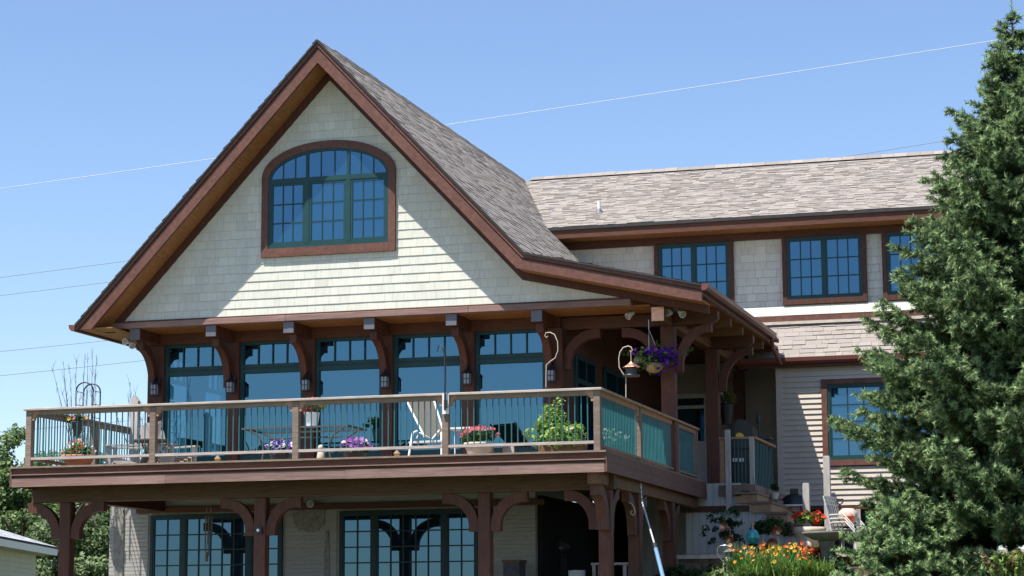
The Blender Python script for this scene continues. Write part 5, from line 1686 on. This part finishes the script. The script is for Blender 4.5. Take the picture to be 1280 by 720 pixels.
MB().tube([c + Vector((.1 * math.cos(a), 0, .07 + .1 * math.sin(a))) for a in np.linspace(0, math.pi, 9)], .006, 5).build('handle', M['white'], t)
c = at(1060, 642, 41.1); c.z = ZT - .05 + .14 + .443 + .16
o = MB().lathe([(.04, -.16), (.14, -.12), (.18, 0), (.17, .08), (.10, .14)], (0, 0, 0), 18).build('wire_basket', M['stonepot'], org=Vector((0, 0, 0))); o.location = c; tag(o, 'round pale basket leaning on the chair back behind the orange bucket', 'basket')
# spade handle
c = at(1050, 640, 41.2)
t = thing('spade', 'spade with a black D shaped handle standing behind the white chairs', 'spade', (c.x, 41.2, ZT))
MB().tube([at(1050, 631, 41.2), (c.x - .02, 41.25, ZT - .05)], .017, 8).build('shaft', M['black'], t)
P = [(1050, 631), (1046.5, 628), (1046, 624), (1054, 624), (1053.5, 628), (1050, 631)]
MB().tube([at(x, y, 41.2) for x, y in P], .013, 6).build('grip', M['black'], t)
# green watering can
c = at(1101, 653, 40.4)
st_ = thing('plant_stool', 'small round grey stool under the green watering can', 'stool', (c.x, 40.4, ZT - .05))
MB().lathe([(.15, c.z - .155), (.16, c.z - .14), (.16, c.z - .122), (.01, c.z - .1215)], (c.x, 40.4, 0), 16).build('seat', M['sling'], st_)
for k in range(3):
    MB().tube([(c.x + .12 * math.cos(2.1 * k), 40.4 + .12 * math.sin(2.1 * k), c.z - .155), (c.x + .15 * math.cos(2.1 * k), 40.4 + .15 * math.sin(2.1 * k), 2.45)], .015, 6).build('leg', M['sling'], st_)
t = thing('watering_can', 'bright green watering can beside the stacked chairs', 'watering can', c)
MB().lathe([(.12, -.12), (.13, .08), (.09, .12)], c, 16).build('body', M['greenpl'], t)
MB().tube([c + Vector((-.1, 0, -.06)), c + Vector((-.26, 0, .12))], [.03, .02], 8).build('spout', M['greenpl'], t)
MB().tube([c + Vector((.1, 0, .08)), c + Vector((.2, 0, .05)), c + Vector((.12, 0, -.08))], .012, 6).build('handle', M['greenpl'], t)

# ================================================================== flower bed
tag(MB().box(-8.6, -3.6, 37.9, 40.39, 1.4, 2.46).build('bed_soil', M['soil']), kind='structure')
def blades(mb, c, n, h, spread, cols, gr, w=.022):
    for _ in range(n):
        a = gr.uniform(0, 2 * math.pi); l = h * gr.uniform(.65, 1.1); s = spread * gr.uniform(.25, 1)
        b = np.array([c[0] + gr.normal() * .06, c[1] + gr.normal() * .06, c[2]])
        d = np.array([math.cos(a), math.sin(a), 0]); sd = np.array([-d[1], d[0], 0]) * w / 2
        col = np.array(cols[gr.integers(0, len(cols))]) * gr.uniform(.75, 1.25)
        P = []
        for k in range(5):
            u = k / 4; P.append(b + d * s * u ** 1.6 + np.array([0, 0, l * (u - .38 * u ** 3 * s / spread)]))
        vs = []
        for k, p in enumerate(P):
            ww = (1, 1.1, .95, .6, .08)[k]; vs += [p - sd * ww, p + sd * ww]
        mb.add(vs, [(2 * k, 2 * k + 1, 2 * k + 3, 2 * k + 2) for k in range(4)], 0, tuple(col))
def daylily(px, py, Y, lab, seed, h=.62, nfl=9, cols=YEL, zb=2.45):
    gr = np.random.default_rng(seed)
    c = at(px, py, Y); c.z = zb
    t = thing('day_lily', lab, 'flowering plant', c, group='day lily clumps in the bed')
    f = MB()
    zt_ = at(px, py, Y).z
    h = (zt_ - zb) * 1.38
    for dx in (-.16, 0, .16): blades(f, (c.x + dx, c.y + gr.normal() * .05, zb), 70, h, .36, [(.14, .25, .045), (.19, .31, .06), (.24, .36, .09), (.09, .18, .04)], gr)
    f.build('foliage', M['leaf'], t)
    sm = MB()
    for k in range(int(nfl * 1.7)):
        p = np.array([c.x + gr.normal() * .19, c.y - .08 + gr.normal() * .12, zt_ + gr.uniform(-.06, .10)])
        fl = MB(); blooms(fl, [p], .078, cols, up=(gr.normal() * .4, -.7, .4), petals=6, gr=gr); fl.build('bloom', M['petal'], t)
        sm.tube([(c.x + gr.normal() * .04, c.y, zb), p - np.array([0, 0, .02])], .005, 4, cap=False)
    sm.build('stem', M['greenpl'], t)
AM = [(.80, .42, .05), (.74, .22, .05), (.82, .55, .12), (.72, .14, .05)]
for px, py, Y, lab, sd, n_, cols in ((928, 688, 39.2, 'leftmost day lily clump with peach flowers', 1, 8, [(.82, .42, .15), (.80, .5, .2)]),
                                     (953, 692, 38.9, 'bright day lily clump with a few yellow flowers below the turquoise ball', 2, 5, AM),
                                     (968, 690, 39.6, 'yellow day lily clump below the red pot', 3, 9, YEL),
                                     (985, 686, 39.7, 'day lily clump thick with golden flowers left of the bird bath', 4, 13, AM),
                                     (993, 700, 38.8, 'low day lily clump in front of the bird bath', 5, 3, AM),
                                     (1020, 702, 38.9, 'nearly flowerless day lily clump right of the bird bath stem', 6, 2, YEL),
                                     (938, 706, 38.6, 'nearest leafy day lily clump left of the bird bath', 7, 2, AM)):
    daylily(px, py, Y, lab, sd, nfl=n_, cols=cols)
gr = np.random.default_rng(15)
c = at(1014, 690, 40.1)
t = thing('begonia_clump', 'dense clump of orange red begonias on the wall left of the bird bath stem', 'flowering plant', (c.x, 40.1, 2.3))
f = MB(); leaves(f, np.array([c.x, 40.1, c.z - .1]) + gr.normal(size=(40, 3)) * np.array([.22, .1, .12]), 10, (.09, .08, .09), .06, GREENS, gr=gr); f.build('foliage', M['leaf'], t)
f = MB(); blooms(f, np.array([c.x, 40.0, c.z + .0]) + gr.normal(size=(80, 3)) * np.array([.17, .08, .045]), .09, [(.78, .12, .05), (.72, .07, .05), (.80, .20, .10)], gr=gr); f.build('blooms', M['petal'], t)
c = at(1056, 704, 39.9)
t = thing('marigold_clump', 'small clump of yellow marigolds right of the bird bath', 'flowering plant', (c.x, 39.9, 2.3))
f = MB(); leaves(f, np.array([c.x, 39.9, c.z - .08]) + gr.normal(size=(14, 3)) * np.array([.12, .08, .08]), 10, (.07, .07, .07), .05, GREENS, gr=gr); f.build('foliage', M['leaf'], t)
f = MB(); blooms(f, np.array([c.x, 39.85, c.z]) + gr.normal(size=(22, 3)) * np.array([.10, .05, .03]), .08, YEL, gr=gr); f.build('blooms', M['petal'], t)
def lowplant(px, py, Y, lab, seed, cols, sz=.07, rad=(.3, .2, .14), zb=2.4, spiky=False):
    gr = np.random.default_rng(seed); c = at(px, py, Y)
    t = thing('bed_plant', lab, 'plant', (c.x, Y, zb), group='leafy plants in the bed')
    f = MB()
    if spiky: 
        for dx in (-.25, 0, .25): blades(f, (c.x + dx, Y, zb), 60, (c.z - zb), .3, cols, gr, .018)
    else: leaves(f, np.array([c.x, Y, c.z - rad[2]]) + gr.normal(size=(44, 3)) * np.array(rad) * .6, 12, (.1, .1, .09), sz, cols, gr=gr)
    f.build('foliage', M['leaf'], t)
    MB().tube([(c.x, Y, zb - .3), (c.x, Y, c.z - .15)], .02, 6).build('stem', M['bark'], t)
lowplant(866, 703, 39.9, 'dark grassy plant at the foot of the retaining wall', 31, [(.05, .075, .03), (.07, .10, .04), (.12, .12, .07)], spiky=True)
lowplant(845, 712, 39.6, 'dark leafy plant right of the leaning blue pole', 32, [(.04, .065, .025), (.06, .09, .03)])
lowplant(888, 712, 39.3, 'dark leafy plant left of the hook lantern', 33, [(.05, .08, .03), (.07, .11, .035)])
lowplant(1044, 700, 39.5, 'blue green leafy plant right of the bird bath stem', 34, [(.06, .13, .06), (.08, .17, .07), (.05, .10, .05)], rad=(.25, .2, .18))
lowplant(898, 719, 38.6, 'pale green plant at the left edge of the day lilies', 35, [(.25, .32, .12), (.18, .26, .09)], .06, (.2, .15, .08))

# ================================================================== trees
def conifer(name, lab, cat, base, H, Rmax, seed, ntop, dens, twig_step=.13, cut=None, tone=1.0, nsz=.062, mature=.5, prof=None, start=.02, tier=.26):
    gr = np.random.default_rng(seed)
    t = thing(name, lab, cat, base)
    base = np.array(base, float)
    tr = MB(); tr.tube([base + np.array([0, 0, H * u]) for u in (0, .25, .5, .75, .97)], [.17 * H / 11, .135 * H / 11, .10 * H / 11, .06 * H / 11, .012], 10)
    tr.build('trunk', M['bark'], t)
    br = MB()
    seg_a, seg_b, seg_tip, seg_len = [], [], [], []
    z = start * H
    az = gr.random() * 6.28
    while z < H * .985:
        u = z / H
        Rr = prof(u) * Rmax
        z_t = z
        nb_ = max(3, int(round(dens * (0.65 + .5 * (1 - u)))))
        for k in range(nb_):
            az += 2.4 + gr.normal() * .25
            z = z_t + gr.normal() * .22 * tier
            L_ = Rr * gr.uniform(.68, 1.02) * (1.0 + .08 * math.sin(az * 3 + z_t * 4))
            if L_ < .08: continue
            d = np.array([math.cos(az), math.sin(az), 0]); s = np.array([-d[1], d[0], 0])
            droop = gr.uniform(.02, .22) * (1 - u) - .5 * max(0, u - .5)
            lift = gr.uniform(.14, .30)
            n_ = max(3, int(L_ / .18)); pts = []
            for i in range(n_ + 1):
                q = i / n_
                pts.append(base + np.array([0, 0, z]) + d * L_ * q + np.array([0, 0, L_ * (-droop * q + lift * q ** 3)]) + s * math.sin(q * 2.5 + k) * .04 * L_)
            br.tube(pts, [max(.006, .03 * L_ / 3 * (1 - .8 * i / n_) + .004) for i in range(n_ + 1)], 5, cap=False)
            P = np.array(pts)
            ntw = int(L_ / twig_step)
            for j in range(ntw):
                q = .16 + .84 * (j + gr.random()) / ntw
                i0 = min(int(q * n_), n_ - 1); fr_ = q * n_ - i0
                o = P[i0] * (1 - fr_) + P[i0 + 1] * fr_
                tl = min(.46, .34 * L_) * (1.05 - .62 * q) * gr.uniform(.6, 1.15) + .08
                for sg in (-1, 1):
                    ang = gr.uniform(.65, 1.15)
                    dv = d * math.cos(ang) + s * sg * math.sin(ang) + np.array([0, 0, gr.uniform(-.22, .28)])
                    dv = dv / np.linalg.norm(dv)
                    seg_a.append(o); seg_b.append(o + dv * tl); seg_tip.append(q); seg_len.append(tl)
                    # secondary twiglets
                    for m_ in range(int(tl / .11)):
                        w = gr.uniform(.25, .95); o2 = o + dv * tl * w
                        dv2 = dv + s * gr.normal() * .7 + np.array([0, 0, .12 + gr.normal() * .4]); dv2 /= np.linalg.norm(dv2)
                        l2 = tl * .38 * gr.uniform(.6, 1.2); seg_a.append(o2); seg_b.append(o2 + dv2 * l2); seg_tip.append(q); seg_len.append(l2)
            # leader
            seg_a.append(P[-2]); seg_b.append(P[-1] + (P[-1] - P[-2]) * .4); seg_tip.append(1.0); seg_len.append(.25)
        z = z_t
        z += (tier * (.5 + .5 * (1 - u)) + .1) * gr.uniform(.8, 1.2) * (H / 11) ** .3
    seg_a.append(base + np.array([0, 0, H * .95])); seg_b.append(base + np.array([0, 0, H * 1.02])); seg_tip.append(1); seg_len.append(.3)
    br.build('limbs', M['bark'], t)
    A, B, T, Ln = map(np.array, (seg_a, seg_b, seg_tip, seg_len))
    if cut is not None:
        keep = cut(A); A, B, T, Ln = A[keep], B[keep], T[keep], Ln[keep]
    # needles: bottle brush along each twig
    per = np.maximum(5, (Ln / nsz * 17).astype(int))
    idx = np.repeat(np.arange(len(A)), per)
    k = len(idx)
    w = gr.random((k, 1))
    D = unit(B - A)[idx]
    p = A[idx] + (B - A)[idx] * w
    side = unit(np.cross(D, gr.normal(size=(k, 3))))
    nd = unit(D * .75 + side * 1.0 + np.array([0, 0, .12]))
    ln = nsz * (.7 + .6 * gr.random((k, 1)))
    wd = unit(np.cross(nd, gr.normal(size=(k, 3)))) * nsz * .115
    v = np.empty((k, 3, 3)); v[:, 0] = p - wd; v[:, 1] = p + wd; v[:, 2] = p + nd * ln
    f = np.arange(k * 3).reshape(k, 3)
    young = np.clip((w[:, 0] - .40) / .5, 0, 1) * (T[idx] > .35)
    tone_s = (0.75 + .5 * gr.random(len(A)))[idx]
    old = np.array([.064, .114, .050]); new = np.array([.35, .47, .21])
    tn = (old[None] * (1 - young[:, None]) + new[None] * young[:, None]) * tone_s[:, None] * tone
    cr = MB(); cr.raw(v.reshape(-1, 3), f, [tuple(x) for x in tn])
    cr.build('crown', M['needle'], t)
    return t, k
TB = at(1292, 700, 36.0)
def sprof(u):
    return float(np.interp(u, [0, .13, .21, .27, .33, .48, .61, .68, .75, .83, .92, 1], [.74, .76, .84, .94, .90, .71, .56, .47, .35, .21, .11, .01]))
t_, k_ = conifer('spruce_tree', 'large bushy green spruce covering the right end of the house', 'tree', (TB.x, 36.0, 1.7), 9.85, 3.25, 4, 0, 34, prof=sprof, tier=.62, nsz=.076, twig_step=.10)
print('needles', k_)
# smaller evergreen shrub low at the right, in front of the spruce
b = at(1140, 720, 34.6)
t_, k_ = conifer('evergreen_shrub', 'low spreading evergreen shrub in front of the spruce', 'shrub', (b.x, 34.6, 1.85), 1.80, 1.50, 9, 0, 9, prof=lambda u: (1 - u) ** .55 * 1.0, tone=1.3, twig_step=.10)
print('needles', k_)
# yellow green shrub, bottom right corner
b = at(1262, 730, 32.5)
gr = np.random.default_rng(19)
t = thing('golden_shrub', 'yellow green shrub with brown tips in the bottom right corner', 'shrub', (b.x, 32.5, 1.8))
zt_ = at(1262, 688, 32.5).z
f = MB(); st = MB()
for k in range(46):
    a, r_ = gr.uniform(0, 6.28), gr.uniform(0, .5)
    e = np.array([b.x + .1 + math.cos(a) * r_, 32.5 + math.sin(a) * r_, zt_ - .1 - .5 * r_ * r_ + gr.normal() * .09])
    st.tube([(b.x + .1, 32.5, 1.8), (np.array([b.x + .1, 32.5, 1.8]) + e) / 2 + gr.normal(size=3) * .03, e], [.012, .008, .004], 4, cap=False)
    o = np.array([b.x + .1, 32.5, 1.9])
    pts = e + (o - e) * (gr.random((8, 1)) * .45)
    leaves(f, pts, 9, (.05, .05, .06), .05, [(.16, .24, .05), (.22, .30, .06), (.13, .19, .05)] if k % 4 else [(.26, .17, .08), (.20, .13, .07)], gr=gr)
st.build('stems', M['bark'], t); f.build('foliage', M['leaf'], t)

# leafy trees behind the left end of the house
def leafy(px, ptop, Y, wid, lab, seed, cols, zb=1.9, nclump=190, n=125, ls=.082):
    gr = np.random.default_rng(seed)
    c = at(px, 700, Y); H = at(px, ptop, Y).z
    t = thing('leafy_tree', lab, 'tree', (c.x, Y, zb), group='leafy trees beyond the left end of the deck')
    tr = MB(); tr.tube([(c.x, Y, zb - .2), (c.x + .1, Y, zb + .9), (c.x, Y, H - 1.2)], [.16, .13, .05], 8)
    for k in range(7):
        a = k * .9 + gr.random(); z0 = zb + .6 + .35 * k
        tr.tube([(c.x, Y, z0), (c.x + math.cos(a) * wid * .35, Y + math.sin(a) * wid * .35, z0 + .5), (c.x + math.cos(a) * wid * .7, Y + math.sin(a) * wid * .7, min(H - .4, z0 + 1.1))], [.06, .04, .015], 6)
    tr.build('trunk', M['bark'], t)
    hz = (H - zb - .2) / 2; cz = zb + .2 + hz
    d = unit(gr.normal(size=(nclump, 3))); r_ = gr.random((nclump, 1)) ** .38
    lump = 1 + .22 * np.sin(d[:, :1] * 5 + seed) * np.cos(d[:, 2:] * 6)
    cen = np.array([c.x, Y, cz]) + d * r_ * lump * np.array([wid, wid * .8, hz])
    f = MB(); leaves(f, cen, n, (.36, .36, .26), ls, cols, gr=gr, flat=.6); f.build('crown', M['leaf'], t)
G1 = [(.15, .23, .075), (.12, .20, .06), (.19, .27, .10), (.09, .15, .05)]
G2 = [(.17, .25, .10), (.22, .29, .14), (.14, .21, .08)]
leafy(8, 552, 58, 1.7, 'tallest leafy tree at the left edge of the picture', 1, G1)
leafy(62, 585, 60, 1.6, 'leafy tree behind the pale garage', 2, G2)
leafy(118, 574, 57, 1.6, 'leafy tree between the left deck post and the lower wall', 3, G1)
leafy(165, 590, 62, 1.7, 'leafy tree rising behind the lower wall corner', 4, G2)
leafy(90, 640, 53, 1.5, 'low leafy tree beside the left deck post', 5, G2, nclump=120)
leafy(30, 630, 56, 1.5, 'low leafy tree just behind the garage roof', 6, G1, nclump=120)
leafy(-45, 560, 57, 1.8, 'leafy tree half out of the left edge of the picture', 7, G1, nclump=110)

# pale garage at the lower left, running away from the viewer
ga = Vector((-0.282, 0.959, 0)); gb = Vector((0.959, 0.282, 0))
gc = at(72, 684, 50.0)
t = thing('garage', 'pale grey roofed garage with cream lap siding at the lower left', 'garage', (gc.x, gc.y, 1.9))
def G(u, v, z): return Vector((gc.x, gc.y, 0)) + ga * u + gb * v + Vector((0, 0, z))
ze = gc.z; LG, WG, PT = 13.0, 7.0, 0.31
def roofslab(mb, d0, d1, u0, u1):
    vs = []
    for u in (u0, u1):
        for v, z in ((0, ze), (-WG / 2, ze + PT * WG / 2), (-WG, ze)):
            vs += [G(u, v, z - d0), G(u, v, z - d1)]
    f = [(0, 2, 8, 6), (2, 4, 10, 8), (1, 7, 9, 3), (3, 9, 11, 5), (0, 6, 7, 1), (4, 5, 11, 10), (0, 1, 3, 2), (2, 3, 5, 4), (6, 8, 9, 7), (8, 10, 11, 9)]
    mb.add(vs, f)
rf = MB(); roofslab(rf, 0, .05, -LG, 0); rfo = rf.build('roof', M['roofunder'], t)
sh = MB(); LR = math.hypot(WG / 2, PT * WG / 2)
shingles(sh, [(0, 0), (LG, 0), (LG, LR), (0, LR)], G(-LG, 0, ze), ga, -gb + Vector((0, 0, PT)), .15, .25, .6, .004, .6, .10, .02)
sh.build('roof_shingles', M['greyroof'], rfo)
fa = MB(); fa.bar(G(-LG, -.012, ze - .13), G(0, -.012, ze - .13), .025, .155); fa.build('fascia', M['white'], t)
w_ = MB(); vs = [G(u, v, z) for u in (-LG + .4, -.4) for v, z in ((-.45, 1.6), (-.45, ze - .06 + PT * .45 - .05), (-WG / 2, ze + PT * WG / 2 - .12), (-WG + .45, ze - .1), (-WG + .45, 1.6))]
w_.add(vs, [(0, 1, 2, 3, 4), (9, 8, 7, 6, 5), (0, 5, 6, 1), (1, 6, 7, 2), (2, 7, 8, 3), (3, 8, 9, 4), (4, 9, 5, 0)])
wo_ = w_.build('wall', M['vinyl'], t)
ls = MB(); z = 1.7
while z < ze - .2:
    a, b = -LG + .4, -.4
    ls.add([G(a, -.425, z), G(b, -.425, z), G(b, -.445, z + .11), G(a, -.445, z + .11), G(a, -.45, z), G(b, -.45, z)], [(0, 1, 2, 3), (4, 5, 1, 0)]); z += .11
ls.build('lap_siding', M['siding'], wo_)
so_ = MB(); so_.add([G(-LG, -.03, ze - .20), G(0, -.03, ze - .20), G(0, -.44, ze - .20), G(-LG, -.44, ze - .20), G(-LG, -.03, ze - .19), G(0, -.03, ze - .19), G(0, -.44, ze - .19), G(-LG, -.44, ze - .19)], [(0, 3, 2, 1), (4, 5, 6, 7), (0, 1, 5, 4), (1, 2, 6, 5), (2, 3, 7, 6), (3, 0, 4, 7)])
so_.build('soffit', M['cream'], t)

# ================================================================== overhead wires
def wire(px0, py0, px1, py1, Y0, Y1, sag, r, m_, lab):
    a, b = at(px0, py0, Y0), at(px1, py1, Y1)
    pts = []
    for i in range(41):
        u = i / 40; p = a.lerp(b, u); p.z -= sag * 4 * u * (1 - u); pts.append(p)
    mid = pts[20].copy()
    o = MB().tube([p - mid for p in pts], r, 6, cap=False).build('overhead_wire', m_, org=Vector((0, 0, 0))); o.location = mid
    tag(o, lab, 'wire', 'overhead wires behind the house')
wire(-300, 276, 1800, -40, 85, 85, .3, .012, M['wire'], 'topmost pale wire crossing the sky above both roofs')
wire(-260, 379, 1900, 56, 90, 90, .5, .013, M['darkwire'], 'upper of the two close wires left of the gable')
wire(-260, 400, 1900, 90, 90, 90, .5, .013, M['darkwire'], 'lower of the two close wires left of the gable')
wire(-260, 464, 1900, 190, 88, 88, .6, .013, M['darkwire'], 'wire meeting the left eave of the gable')
wire(-260, 495, 1900, 215, 88, 88, .6, .013, M['darkwire'], 'wire passing just under the left eave')
wire(-260, 560, 1900, 300, 88, 88, .8, .012, M['darkwire'], 'lowest wire seen through the left railing')
